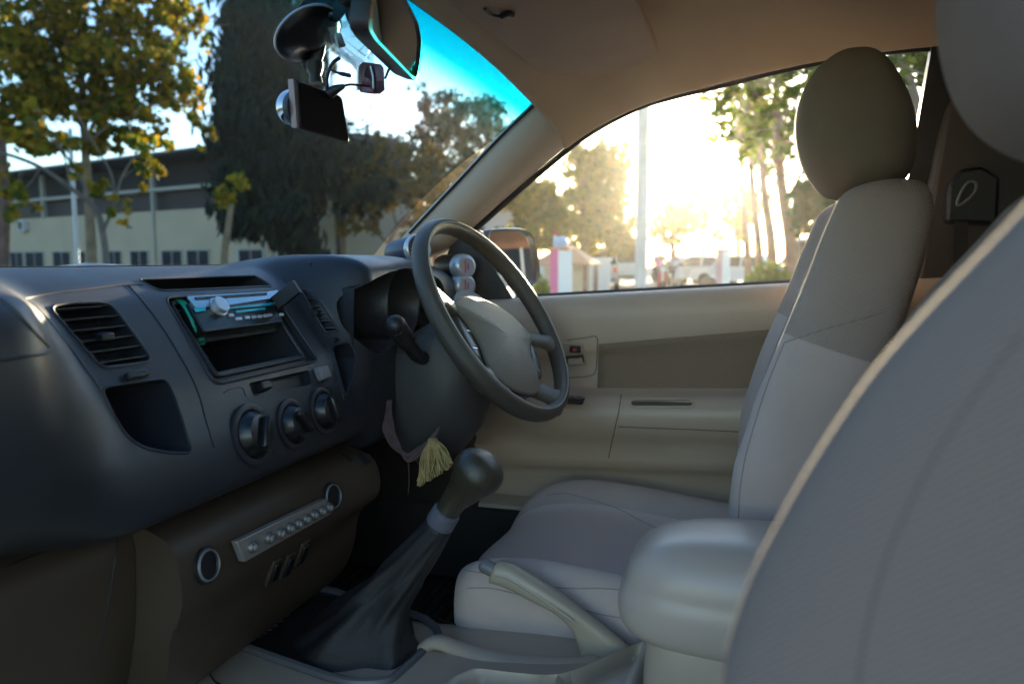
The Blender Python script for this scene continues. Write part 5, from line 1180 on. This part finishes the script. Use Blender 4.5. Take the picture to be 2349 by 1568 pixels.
for i, (u, v, w, r, lab) in enumerate(rows):
    s = 13.5/w
    tree('row_tree', lab, ([(u, v, w), (u-4*s, 560, w), (u-18*s, 470, w), (u-30*s, 380, w), (u-36*s, 200, w)], r, r*.45),
         [([(u-18*s, 470, w), (u+20*s, 400, w), (u+50*s, 330, w)], r*.4, r*.1), ([(u-30*s, 380, w), (u-70*s, 300, w), (u-100*s, 230, w)], r*.35, r*.1), ([(u-33*s, 300, w), (u+10*s, 230, w), (u+30*s, 150, w)], r*.3, r*.08)],
         [(u-40*s, 250, w, 80*s, 120*s, .9, 190), (u+10*s, 330, w, 70*s, 90*s, .9, 150), (u-30*s, 130, w, 80*s, 70*s, .9, 110)], lf_fresh, .21, barkC, 'row of trees behind the hedge', .45, .25, 40+i, .16, twigs=22)
tree('glossy_tree', 'dark green dense small tree just left of the driver seat back', ([(1868, 640, 9.5), (1866, 560, 9.5), (1872, 500, 9.5)], .045, .03), [([(1868, 590, 9.5), (1890, 540, 9.5), (1905, 500, 9.5)], .025, .01), ([(1867, 600, 9.5), (1850, 560, 9.5), (1840, 520, 9.5)], .02, .008)],
     [(1872, 440, 9.5, 55, 50, .35, 900), (1862, 495, 9.5, 45, 42, .35, 700), (1910, 500, 9.5, 40, 50, .35, 600), (1885, 385, 9.5, 45, 35, .3, 350)], lf_deep, .10, barkA, 'trees beyond the driver window', .5, None, 51, .16)
tree('near_tree', 'close tree whose grey branches and leaves show right of the driver headrest', ([(2150, 560, 5.2), (2140, 420, 5.2), (2120, 300, 5.2), (2080, 200, 5.2)], .065, .04),
     [([(2120, 290, 5.2), (2060, 215, 5.2), (2000, 150, 5.2), (1900, 60, 5.2)], .032, .018), ([(2125, 310, 5.2), (2090, 190, 5.2), (2060, 120, 5.2), (2030, 20, 5.2)], .03, .014), ([(2135, 380, 5.2), (2140, 260, 5.2), (2120, 160, 5.2), (2110, 40, 5.2)], .026, .012), ([(2140, 420, 5.2), (2105, 340, 5.2), (2095, 290, 5.2)], .018, .008),
      ([(1950, 100, 5.2), (1870, 150, 5.3), (1790, 190, 5.4), (1720, 190, 5.4)], .012, .005), ([(1870, 150, 5.3), (1800, 260, 5.4), (1740, 320, 5.4)], .010, .004), ([(1900, 60, 5.2), (1760, 120, 5.4), (1650, 170, 5.5)], .010, .004)],
     [(2060, 170, 5.2, 70, 60, .3, 190), (2120, 330, 5.2, 30, 90, .25, 130), (2110, 180, 5.3, 40, 60, .25, 120), (2130, 430, 5.2, 20, 30, .2, 60), (1790, 190, 5.4, 60, 60, .3, 120), (1850, 170, 5.3, 40, 50, .3, 90), (1720, 230, 5.5, 70, 60, .3, 130), (1760, 320, 5.5, 60, 60, .3, 110), (1660, 200, 5.5, 40, 40, .25, 40), (1690, 300, 5.5, 50, 60, .3, 50)],
     lf_fresh, .095, barkB, 'trees beyond the driver window', .42, .2, 52, .16, twigs=26)

# hedge in front of the trunks: one clipped shrub mass per mound
def shrub(name, label, u, v, w, ru, rv, rd, n, m, size, group=None, seed=1):
    rng = np.random.default_rng(seed); c = at(u, v, w); t = thing(name, label, 'shrub', (c.x, c.y, 0), group)
    k = rng.normal(size=(n, 3)); k /= np.linalg.norm(k, axis=1)[:, None]; k[:, 2] = np.abs(k[:, 2]); rr = rng.uniform(.72, 1.03, (n, 1))
    sx, sz = ru/FPX*w, c.z + rv/FPX*w
    P = np.array((c.x, c.y, 0))+np.array(RGT)*(k[:, :1]*rr*sx)+np.array((FWD.x, FWD.y, 0))*(k[:, 1:2]*rr*rd)+np.array((0, 0, 1.))*(k[:, 2:]*rr*sz)
    leaf_obj('foliage', P, size, m, t, .55, None, rng)
    b = B()
    for i in range(9):
        a = i*.7; b.tube([V((c.x, c.y, 0)), V((c.x+math.cos(a)*sx*.3, c.y+math.sin(a)*rd*.3, sz*.45)), V((c.x+math.cos(a)*sx*.55, c.y+math.sin(a)*rd*.55, sz*.75))], [.02, .014, .006], 6)
    b.build('stems', barkB, t); return t
lf_hedge = leaf_mat('leaf_hedge', [(.10, .16, .02), (.18, .22, .025), (.26, .26, .03)], .45)
for i, (u, v, w, ru, rv, lab) in enumerate(((1765, 640, 10.5, 85, 36, 'round yellow green hedge mound under the trunks, left one'), (1860, 640, 10.2, 66, 32, 'round green hedge mound beside the driver seat, right one'))):
    shrub('hedge', lab, u, v, w, ru, rv, .6, 5200, lf_hedge, .085, 'hedge mounds under the trunks', 60+i)
shrub('shrub', 'yellow green shrub in front of the pink gate post by the door mirror', 1238, 648, 13, 36, 18, .3, 2200, lf_hedge, .07, None, 65)
tag(leaf_obj('grass', np.column_stack([np.random.default_rng(5).uniform(9, 34, 5000), np.random.default_rng(6).uniform(7.8, 13.5, 5000), np.random.default_rng(7).uniform(.0, .10, 5000)]), .16, lf_hedge, None, .12, -1.0, np.random.default_rng(8)), 'short grass on the verge beyond the road', 'grass', kind='stuff')

# ---------------------------------------------------------------- long two storey building behind the trees
FA = R_(73); FD = V((math.cos(FA), math.sin(FA), 0)); FN = V((-math.sin(FA), math.cos(FA), 0))
hd_ = ray(400, 596); hd_.z = 0; hd_.normalize(); FO = CAM + hd_*42; FO.z = 0
def fs(px):
    q = onpl(FO, FN, *px); return (q-FO).dot(FD), q.z
def fq(s, z, d=0): return FO+FD*s+FN*d+V((0, 0, z))
wall_m = mat('wall_cream', (.56, .43, .28), .85, var=.10, vscale=.5, bump=('noise', 20, .2))
brown_m = mat('panel_brown', (.03, .016, .016), .6, var=.2, vscale=1); roofm = mat('roof_grey', (.09, .075, .07), .7, var=.2, vscale=1)
win_m = mat('window_dark', (.022, .024, .034), .6, spec=.15); trim_m = mat('trim_cream', (.46, .41, .33), .8); white_m = mat('white_trim', (.62, .60, .58), .7)
bld = thing('building', 'long cream two storey building with brown upper panels and a row of dark windows', 'building', tuple(FO))
SL, SR = fs(z1(-200, 1400))[0], fs((795, 560))[0]
if SL < SR: SL, SR = SR, SL
def fbox(s0, s1, z0, z1_, d0, d1, name, m, parent=bld, bevel=0):
    c = fq((s0+s1)/2, (z0+z1_)/2, (d0+d1)/2); return B().box(c, (abs(s1-s0), abs(d1-d0), abs(z1_-z0)), ax=(FD, FN, V((0, 0, 1)))).build(name, m, parent, False, bevel=bevel)
zw1 = fs(z1(640, 1195))[1]; zp1 = fs(z1(640, 1092))[1]; ze = fs(z1(640, 925))[1]; ztop = fs(z1(640, 1408))[1]
fbox(SL, SR, 0, zw1, -4, 0, 'wall', wall_m); fbox(SL, SR, zw1, zp1, -4, -.25, 'upper_panel', brown_m); fbox(SL, SR, zp1, zp1+.16, -4, .12, 'beam', trim_m)
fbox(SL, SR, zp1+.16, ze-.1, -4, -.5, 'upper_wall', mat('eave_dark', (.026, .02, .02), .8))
rf = B(); rf.prism([fq(SL, ze, 1.2), fq(SL, ze+.12, 1.2), fq(SL, ze+.35, -2), fq(SL, ze+.1, -4.6), fq(SL, ze, -4.6)], FD*(SR-SL)); rf.build('roof', roofm, bld, False)
for px in ((245, 1170), (860, 1120), (1350, 1100), (-120, 1200)):
    s = fs(z1(*px))[0]; fbox(s-.09, s+.09, zw1-.05, ze-.1, -.1, .10, 'post', trim_m)
s = fs(z1(868, 1300))[0]; fbox(s-.05, s+.05, 0, zw1, 0, .1, 'downpipe', trim_m)
for a, b in ((-80, 20), (60, 130), (145, 245), (300, 395), (430, 480), (600, 680), (735, 830), (910, 1020), (1050, 1172), (1340, 1475), (1560, 1640), (1745, 1860)):
    s0, s1 = fs(z1(a, 1430))[0], fs(z1(b, 1430))[0]
    w_ = fbox(s0, s1, ztop-1.25, ztop, .0, .02, 'window', win_m)
    for sa, sb_ in ((s0-.08*np.sign(s1-s0), s0), (s1, s1+.08*np.sign(s1-s0))): fbox(sa, sb_, ztop-1.3, ztop+.06, 0, .05, 'frame', white_m if a > 1200 else trim_m, w_)
    fbox(s0, s1, ztop, ztop+.06, 0, .05, 'lintel', trim_m, w_); fbox((s0+s1)/2-.03, (s0+s1)/2+.03, ztop-1.25, ztop, .02, .035, 'mullion', trim_m, w_)
s, z = fs(z1(145, 1265)); ac = fbox(s-.38, s+.38, z-.30, z+.30, 0, .32, 'air_conditioner', white_m, bld, .02)
B().lathe(fq(s, z, .325), FN, [(0, .24), (.012, .24), (.014, .2)], 24).build('fan_grille', dark_m, ac)
# smaller brown roofed house behind the olive tree, white house by the door mirror
hc_ = at(905, 596, 52); hs = thing('house', 'small house with a purplish brown roof behind the olive tree', 'house', (hc_.x, hc_.y, 0))
def house(root, c, w, d, h, rh, wm, rm, yaw=0):
    ax = V((math.cos(yaw), math.sin(yaw), 0)); ay = V((-math.sin(yaw), math.cos(yaw), 0)); c = V((c.x, c.y, 0))
    B().box(c+V((0, 0, h/2)), (w, d, h), ax=(ax, ay, V((0, 0, 1)))).build('wall', wm, root, False)
    r = B(); p = [c+ax*(s*(w/2+.5))+ay*(t*(d/2+.5))+V((0, 0, h)) for s, t in ((-1, -1), (1, -1), (1, 1), (-1, 1))]; a, b = c-ax*(w/2-d*.3)+V((0, 0, h+rh)), c+ax*(w/2-d*.3)+V((0, 0, h+rh))
    r.add(p+[a, b], [(0, 1, 5, 4), (1, 2, 5), (2, 3, 4, 5), (3, 0, 4), (3, 2, 1, 0)]).build('roof', rm, root, False)
    for s in (-.3, 0, .3):
        wn_ = B().box(c+ax*(s*w)-ay*(d/2+.01)+V((0, 0, h*.6)), (w*.16, .03, h*.35), ax=(ax, ay, V((0, 0, 1)))).build('window', win_m, root, False)
        B().box(c+ax*(s*w)-ay*(d/2+.03)+V((0, 0, h*.6)), (.05, .02, h*.35), ax=(ax, ay, V((0, 0, 1)))).build('mullion', white_m, wn_, False)
house(hs, hc_, 9, 6, 4.6, 1.5, wall_m, mat('roof_plum', (.17, .09, .09), .8, var=.2, vscale=1), YAW-R_(90)+.25)
hc2 = at(1150, 596, 40); h2 = thing('house', 'pale white two storey house seen just above the door mirror', 'house', (hc2.x, hc2.y, 0)); house(h2, hc2, 3.4, 6, 3.6, 1.0, mat('wall_white', (.62, .58, .55), .85, var=.05, vscale=.5), mat('roof_plum', (.17, .09, .09), .8), YAW-R_(90))

hc3 = V((6.8, -15.5, 0)); h3 = thing('house', 'brown timber house behind the car, mirrored in the door mirror', 'house', hc3); house(h3, hc3, 9, 6, 3.4, 1.4, mat('timber_brown', (.24, .10, .05), .8, var=.25, vscale=2), mat('roof_plum', (.17, .09, .09), .8), R_(180))
shrub('shrub', 'green shrub behind the car, mirrored in the door mirror', 0, 0, 1, 1, 1, 1, 10, lf_hedge, .07, None, 66) if False else None
# ---------------------------------------------------------------- poles and gate posts
def pole(label, u0, u1, w, vt, name='utility_pole', m=None, bands=()):
    c = at((u0+u1)/2, 596, w); r = (u1-u0)/2/FPX*w; zt = at((u0+u1)/2, vt, w).z
    t = thing(name, label, 'pole', (c.x, c.y, 0)); cc = V((c.x, c.y, 0))
    B().lathe(cc, (0, 0, 1), [(0, r*1.05), (zt*.5, r), (zt, r*.86)], 24).build('shaft', m, t)
    for vb in bands:
        zb = at((u0+u1)/2, vb, w).z; B().lathe(cc+V((0, 0, zb)), (0, 0, 1), [(-.05, r*1.0), (-.045, r*1.10), (.045, r*1.10), (.05, r*1.0)], 24, False).build('steel_band', mat('galvanised', (.45, .45, .47), .4, metal=.6), t)
    return t
conc = mat('pole_concrete', (.46, .45, .45), .85, var=.10, vscale=3, bump=('noise', 15, .3))
pole('pale concrete utility pole with bands standing in the middle of the driver window', 1457, 1484, 13.5, -180, m=conc, bands=(290, 345, 400, 520, 548))
pole('slim grey steel pole between the golden tree trunk and the building', 172, 182, 14.5, 300, 'street_pole', mat('galvanised', (.45, .45, .47), .4, metal=.6))
def gate_post(label, u0, u1, w, vt, colr, white_right=True):
    c = at((u0+u1)/2, 596, w); wd = (u1-u0)/FPX*w*.80; zt = at(u0, vt, w).z; t = thing('gate_post', label, 'gate post', (c.x, c.y, 0), 'gate posts at the entrance')
    a = R_(17)-R_(62); ax, ay = V((math.cos(a), math.sin(a), 0)), V((-math.sin(a), math.cos(a), 0)); cc = V((c.x, c.y, 0))
    B().box(cc+V((0, 0, zt/2)), (wd, wd, zt), ax=(ax, ay, V((0, 0, 1)))).build('post_body', mat(colr[0], colr[1], .7, var=.06, vscale=2), t, False, bevel=.01)
    B().box(cc-ay*(wd*.5+.004)+V((0, 0, zt/2)), (wd*.98, .006, zt*.98), ax=(ax, ay, V((0, 0, 1)))).build('white_face', mat('white_paint', (.78, .77, .76), .6), t, False)
    return t, cc, zt, wd
gp, gc_, gz, gw = gate_post('pink and white gate post topped by a pale blue dome lamp', 1263, 1310, 14, 572, ('pink_paint', (.78, .15, .30)))
B().lathe(gc_+V((0, 0, gz)), (0, 0, 1), [(0, gw*.55), (.03, gw*.55), (.03, gw*.42), (.08, gw*.42), (.10, gw*.50), (.16, gw*.46), (.21, gw*.30), (.23, .01)], 24).build('dome_lamp', mat('lamp_blue', (.38, .42, .55), .35), gp)
B().box(gc_+V((0, 0, gz+.015)), (gw*1.25, gw*1.25, .05)).build('post_cap', mat('cap_terracotta', (.55, .25, .13), .7), gp, bevel=.01)
g2, gc2, gz2, gw2 = gate_post('pale pink and white gate post right of the motor scooters in the glare', 1645, 1672, 21, 574, ('pale_pink_paint', (.60, .36, .36)))
B().box(gc2+V((0, 0, gz2+.02)), (gw2*1.3, gw2*1.3, .05)).build('post_cap', mat('cap_terracotta', (.55, .25, .13), .7), g2, bevel=.01)
# guard booth with a terracotta roof behind the pink post, low cream wall to its left
bc = at(1322, 596, 20); bt2 = thing('guard_booth', 'small guard booth with terracotta roof and brown corner post behind the pink gate post', 'booth', (bc.x, bc.y, 0)); cc = V((bc.x, bc.y, 0)); zr = at(1322, 596, 20).z+.05
B().box(cc+V((.5, .35, .55)), (.9, 1.0, 1.1)).build('booth_wall', wall_m, bt2, False)
B().rings([[cc+V((.5+s*.75*k, .35+t*.75*k, 1.12+h)) for s, t in ((-1, -1), (1, -1), (1, 1), (-1, 1))] for k, h in ((1, 0), (1.02, .05), (.15, .52))]).build('booth_roof', mat('cap_terracotta', (.55, .25, .13), .7), bt2, False)
for s, t in ((-.2, -.28), (1.1, -.28)): B().box(cc+V((s, t, .56)), (.10, .10, 1.12)).build('corner_post', barkC, bt2, False)
wc = at(1240, 596, 24); lw = B(); 
for i in range(1): lw.box(V((wc.x, wc.y, .62)), (.25, 4.2, 1.24)); lw.box(V((wc.x, wc.y, 1.28)), (.33, 4.3, .10))
tag(lw.build('boundary_wall', mat('wall_white', (.62, .58, .55), .85), None, False), 'low whitish boundary wall behind the pink gate post and door mirror', 'wall')
sp = at(1273, 596, 23); sg = thing('sign_post', 'thin white post with a small red top above the boundary wall', 'sign post', (sp.x, sp.y, 0)); B().lathe((sp.x, sp.y, 0), (0, 0, 1), [(0, .05), (at(1273, 540, 23).z, .05)], 14).build('shaft', white_m, sg)
B().ball((sp.x, sp.y, at(1273, 533, 23).z), .075, 8).build('red_cap', mat('red_paint', (.55, .08, .06), .5), sg)
bn = at(1627, 596, 22); bi = thing('bin', 'dark brown litter bin left of the pale pink gate post', 'bin', (bn.x, bn.y, 0)); B().lathe((bn.x, bn.y, 0), (0, 0, 1), [(0, .17), (.02, .18), (.62, .20), (.66, .215), (.70, .21)], 24).build('bin_body', mat('bin_brown', (.10, .07, .055), .6), bi); B().lathe((bn.x, bn.y, .70), (0, 0, 1), [(0, .21), (.04, .19), (.10, .08), (.11, .02)], 24).build('bin_lid', dark_m, bi)

# ---------------------------------------------------------------- parked vehicles and riders
glassv = mat('car_glass', (.03, .035, .04), .08, coat=.6); tyre_m = mat('rubber', (.018, .018, .02), .6)
def vehicle(name, label, u, w, yaw, paint, kind='pickup', group='vehicles parked beyond the gate'):
    c = at(u, 596, w); o = V((c.x, c.y, 0)); t = thing(name, label, 'car' if kind != 'van' else 'van', o, group)
    ax = V((math.cos(yaw), math.sin(yaw), 0)); ay = V((-math.sin(yaw), math.cos(yaw), 0)); Zv = V((0, 0, 1))
    def W(x, y, z): return o+ax*x+ay*y+Zv*z
    if kind == 'pickup':
        pr = [(-2.5, .45), (-2.55, .62), (-2.5, 1.08), (-.55, 1.08), (-.50, 1.10), (1.15, 1.10), (2.2, 1.02), (2.5, .85), (2.55, .5), (2.4, .38), (-2.3, .38)]; cab = [(-.6, 1.08, .80), (-.45, 1.62, .68), (.35, 1.66, .68), (1.15, 1.09, .80)]
    elif kind == 'van':
        pr = [(-2.2, .4), (-2.25, 1.0), (-2.2, 1.15), (1.3, 1.15), (1.9, 1.0), (2.1, .7), (2.1, .4)]; cab = [(-2.2, 1.13, .82), (-2.1, 1.88, .74), (1.0, 1.90, .74), (1.75, 1.10, .82)]
    else:
        pr = [(-2.1, .42), (-2.18, .6), (-2.1, .92), (-1.4, .98), (1.0, .96), (1.9, .84), (2.15, .62), (2.1, .36), (-2.0, .34)]; cab = [(-1.65, .95, .76), (-.95, 1.42, .60), (.25, 1.45, .60), (1.05, .95, .76)]
    hw_ = .86
    B().rings([[W(x, y*k, z*1.0 if abs(y) < .8 else z) for x, z in pr] for y, k in ((-hw_, .96), (-hw_*.98, 1.0), (-hw_*.5, 1.0), (hw_*.5, 1.0), (hw_*.98, 1.0), (hw_, .96))]).build('body', paint, t, bevel=.04)
    x0, x3 = cab[0][0], cab[3][0]
    cb_ = B().rings([[W(x, -h, z) for x, z, h in cab], [W(x, h, z) for x, z, h in cab]]).build('cabin', glassv, t, False)
    for s in (-1, 1):
        for (xa, za, ha), (xb, zb, hb2) in ((cab[0], cab[1]), (cab[1], cab[2]), (cab[2], cab[3])): B().tube([W(xa, s*ha, za), W(xb, s*hb2, zb)], .05, 6).build('roof_pillar', paint, t)
        xm = (cab[1][0]+cab[2][0])/2; B().tube([W(xm, s*(cab[0][2]-.0), cab[0][1]), W(xm, s*cab[1][2], cab[1][1])], .045, 6).build('roof_pillar', paint, t)
    rx0, rx1, rz, rh = cab[1][0], cab[2][0], max(cab[1][1], cab[2][1]), cab[1][2]
    B().rings([[W(x, y*rh*1.03, rz-.02+h) for x, y in ((rx0-.03, -1), (rx1+.03, -1), (rx1+.03, 1), (rx0-.03, 1))] for h in (0, .05)]).build('roof', paint, t, bevel=.02)
    wx_ = (-1.45, 1.55) if kind == 'pickup' else (-1.3, 1.35)
    for x in wx_:
        for s in (-1, 1):
            ty_ = B().lathe(W(x, s*.76, .34), ay*s, [(-.10, .20), (-.10, .31), (-.06, .34), (.09, .34), (.12, .31), (.12, .21)], 24).build('wheel', tyre_m, t)
            B().lathe(W(x, s*.76, .34), ay*s, [(.10, .21), (.12, .19), (.10, .06), (.11, .01)], 18).build('rim', silver_m, ty_)
    rear, front = pr[1][0], max(p[0] for p in pr)
    for s in (-1, 1):
        B().box(W(rear-.005, s*.70, .88), (.05, .16, .22), ax=(ax, ay, Zv)).build('tail_light', mat('tail_red', (.55, .04, .03), .25), t, bevel=.01)
        B().box(W(front-.12, s*.62, .72), (.14, .26, .14), ax=(ax, ay, Zv)).build('headlight', mat('headlight_clear', (.7, .7, .72), .1, coat=.6), t, bevel=.02)
    B().box(W(rear-.03, 0, .5), (.12, 1.55, .16), ax=(ax, ay, Zv)).build('rear_bumper', mat('bumper_grey', (.2, .2, .2), .5), t, bevel=.02)
    B().box(W(front-.02, 0, .46), (.12, 1.6, .18), ax=(ax, ay, Zv)).build('front_bumper', mat('bumper_grey', (.2, .2, .2), .5), t, bevel=.02)
    B().box(W(rear-.04, 0, .72), (.012, .36, .12), ax=(ax, ay, Zv)).build('number_plate', white_m, t)
    return t
pw = mat('paint_white', (.72, .71, .69), .3, coat=.5); pb = mat('paint_beige', (.55, .46, .40), .3, coat=.5); ps = mat('paint_silver', (.48, .49, .50), .3, metal=.4, coat=.4)
vehicle('parked_pickup', 'beige pickup parked tail first beyond the gate left of the concrete pole', 1372, 33, R_(10), pb)
vehicle('parked_van', 'white van parked right behind the beige pickup', 1428, 38, R_(8), pw, 'van')
vehicle('parked_van', 'white van with a sky blue stripe parked left of the beige pickup', 1348, 44, R_(12), pw, 'van')
vc = at(1348, 596, 44); 
vehicle('parked_car', 'white car parked in the row right of the scooters', 1572, 44, R_(60), pw, 'car')
vehicle('parked_car', 'silver car parked in the glare beside the litter bin', 1608, 40, R_(70), ps, 'car')
vehicle('parked_car', 'white car seen between the pale gate post and the hedge', 1700, 36, R_(65), pw, 'car')
vehicle('parked_van', 'pale blue grey van behind the dark green tree beside the driver seat', 1925, 25, R_(40), mat('paint_blue', (.28, .34, .48), .3, coat=.5), 'van')

def skin_body(name, joints, edges, radii, m, parent):
    me = bpy.data.meshes.new(name); me.from_pydata([tuple(j) for j in joints], edges, []); me.update()
    o = bpy.data.objects.new(name, me); COL.objects.link(o); md = o.modifiers.new('skin', 'SKIN'); md.use_smooth_shade = True
    for i, r in enumerate(radii): me.skin_vertices[0].data[i].radius = (r, r)
    me.skin_vertices[0].data[0].use_root = True
    o.modifiers.new('sub', 'SUBSURF').levels = 1; me2 = evalmesh(o); o.modifiers.clear(); o.data = me2; bpy.data.meshes.remove(me)
    for p in me2.polygons: p.use_smooth = True
    me2.materials.clear(); me2.materials.append(m)
    if parent: adopt(o, parent)
    return o
skin_m = mat('skin', (.36, .21, .14), .6)
def scooter(label, u, w, yaw, col, glabel):
    c = at(u, 596, w); o = V((c.x, c.y, 0)); ax = V((math.cos(yaw), math.sin(yaw), 0)); ay = V((-math.sin(yaw), math.cos(yaw), 0)); Zv = V((0, 0, 1))
    W = lambda x, y, z: o+ax*x+ay*y+Zv*z
    t = thing('scooter', label, 'motor scooter', o, glabel)
    for x in (-.58, .60):
        wl2 = B().lathe(W(x, 0, .27), ay, [(-.05, .17), (-.055, .24), (0, .27), (.055, .24), (.05, .17)], 24, False).build('wheel', tyre_m, t); B().lathe(W(x, 0, .27), ay, [(-.03, .17), (-.03, .04), (.03, .04), (.03, .17)], 16).build('rim', silver_m, wl2)
    B().rings([[W(x, math.cos(q)*wd, z+math.sin(q)*h) for q in np.linspace(0, 2*math.pi, 13)[:-1]] for x, z, wd, h in ((-.92, .70, .05, .05), (-.75, .66, .12, .12), (-.45, .58, .15, .17), (-.15, .50, .12, .14), (.0, .38, .12, .07), (.25, .36, .12, .06), (.38, .48, .12, .12))]).build('body', col, t)
    B().rings([[W(x, y, z) for y, z in ((-.17, zz-.28), (.17, zz-.28), (.13, zz+.22), (-.13, zz+.22))] for x, zz in ((.36, .68), (.44, .68))]).build('leg_shield', col, t, bevel=.03)
    B().rings([[W(x, y, z+.76) for y, z in ((-.12, 0), (.12, 0), (.10, .07), (-.10, .07))] for x in (-.82, -.1)]).build('seat', dark_m, t, bevel=.03)
    B().tube([W(.60, 0, .27), W(.46, 0, .80), W(.40, 0, 1.0)], .03, 8).build('fork', steel_m, t); B().tube([W(.33, -.34, 1.03), W(.42, -.1, 1.0), W(.42, .1, 1.0), W(.33, .34, 1.03)], .016, 8).build('handlebar', dark_m, t)
    B().ball(W(.50, 0, .92), (.07, .09, .08), 8).build('headlight', mat('headlight_clear', (.7, .7, .72), .1), t); B().box(W(-.93, 0, .66), (.04, .14, .08), ax=(ax, ay, Zv)).build('tail_light', mat('tail_red', (.55, .04, .03), .25), t)
    return W, t
def rider(W, shirt, label, glabel):
    o = W(-.35, 0, 0); t = thing('person', label, 'person', o, glabel)
    J = [W(-.38, 0, .92), W(-.36, 0, 1.12), W(-.30, 0, 1.34), W(-.26, 0, 1.43), W(-.24, 0, 1.50), W(-.22, 0, 1.58), W(-.21, 0, 1.66)]
    E_ = [(i, i+1) for i in range(6)]; Rr = [.155, .14, .16, .07, .055, .095, .085]
    for s in (-1, 1):
        k = len(J); J += [W(-.28, s*.19, 1.36), W(-.08, s*.26, 1.14), W(.20, s*.30, 1.05), W(.32, s*.32, 1.05)]; E_ += [(2, k), (k, k+1), (k+1, k+2), (k+2, k+3)]; Rr += [.065, .05, .04, .035]
        k = len(J); J += [W(-.32, s*.12, .86), W(.10, s*.17, .78), W(.06, s*.15, .45), W(.18, s*.15, .40)]; E_ += [(0, k), (k, k+1), (k+1, k+2), (k+2, k+3)]; Rr += [.10, .075, .05, .045]
    skin_body('body', J, E_, Rr, skin_m, t)
    def shell(name, idx, rr, m, par=t):
        mp = {a: i for i, a in enumerate(idx)}; return skin_body(name, [J[a] for a in idx], [(mp[a], mp[b]) for a, b in E_ if a in mp and b in mp], [Rr[a]*rr for a in idx], m, par)
    shell('shirt', [1, 0, 2, 7, 8, 15, 16], 1.12, shirt); shell('trousers', [0, 11, 12, 13, 19, 20, 21], 1.12, mat('trousers_dark', (.05, .055, .08), .9))
    B().ball(W(-.215, 0, 1.66), (.125, .12, .12), 10).build('helmet', pw, t)
    return t
Ws, _ = scooter('red motor scooter ridden by the person in pink right of the concrete pole', 1516, 29, R_(195), mat('scooter_red', (.50, .06, .05), .3, coat=.5), 'motor scooters beyond the gate'); rider(Ws, mat('shirt_pink', (.72, .20, .52), .85), 'person in a bright pink shirt and white helmet riding the red scooter', 'riders beyond the gate')
Ws, _ = scooter('white motor scooter ridden by the person in pale blue', 1552, 33, R_(200), pw, 'motor scooters beyond the gate'); rider(Ws, mat('shirt_blue', (.42, .52, .68), .85), 'person in a pale blue shirt and white helmet riding the white scooter', 'riders beyond the gate')

# ---------------------------------------------------------------- evening haze
HM = bpy.data.materials.new('haze_air'); HM.use_nodes = True; n_, l_ = HM.node_tree.nodes, HM.node_tree.links; n_.remove(n_['Principled BSDF'])
pv = n_.new('ShaderNodeVolumePrincipled'); pv.inputs['Color'].default_value = (1, .97, .93, 1); pv.inputs['Density'].default_value = HAZE; pv.inputs['Anisotropy'].default_value = .85
l_.new(pv.outputs[0], n_['Material Output'].inputs['Volume'])
hz = B().box((0, 0, 9.0), (304, 304, 20.0)).build('haze', HM, None, False); tag(hz, None, None, kind='stuff'); hz.display_type = 'WIRE'
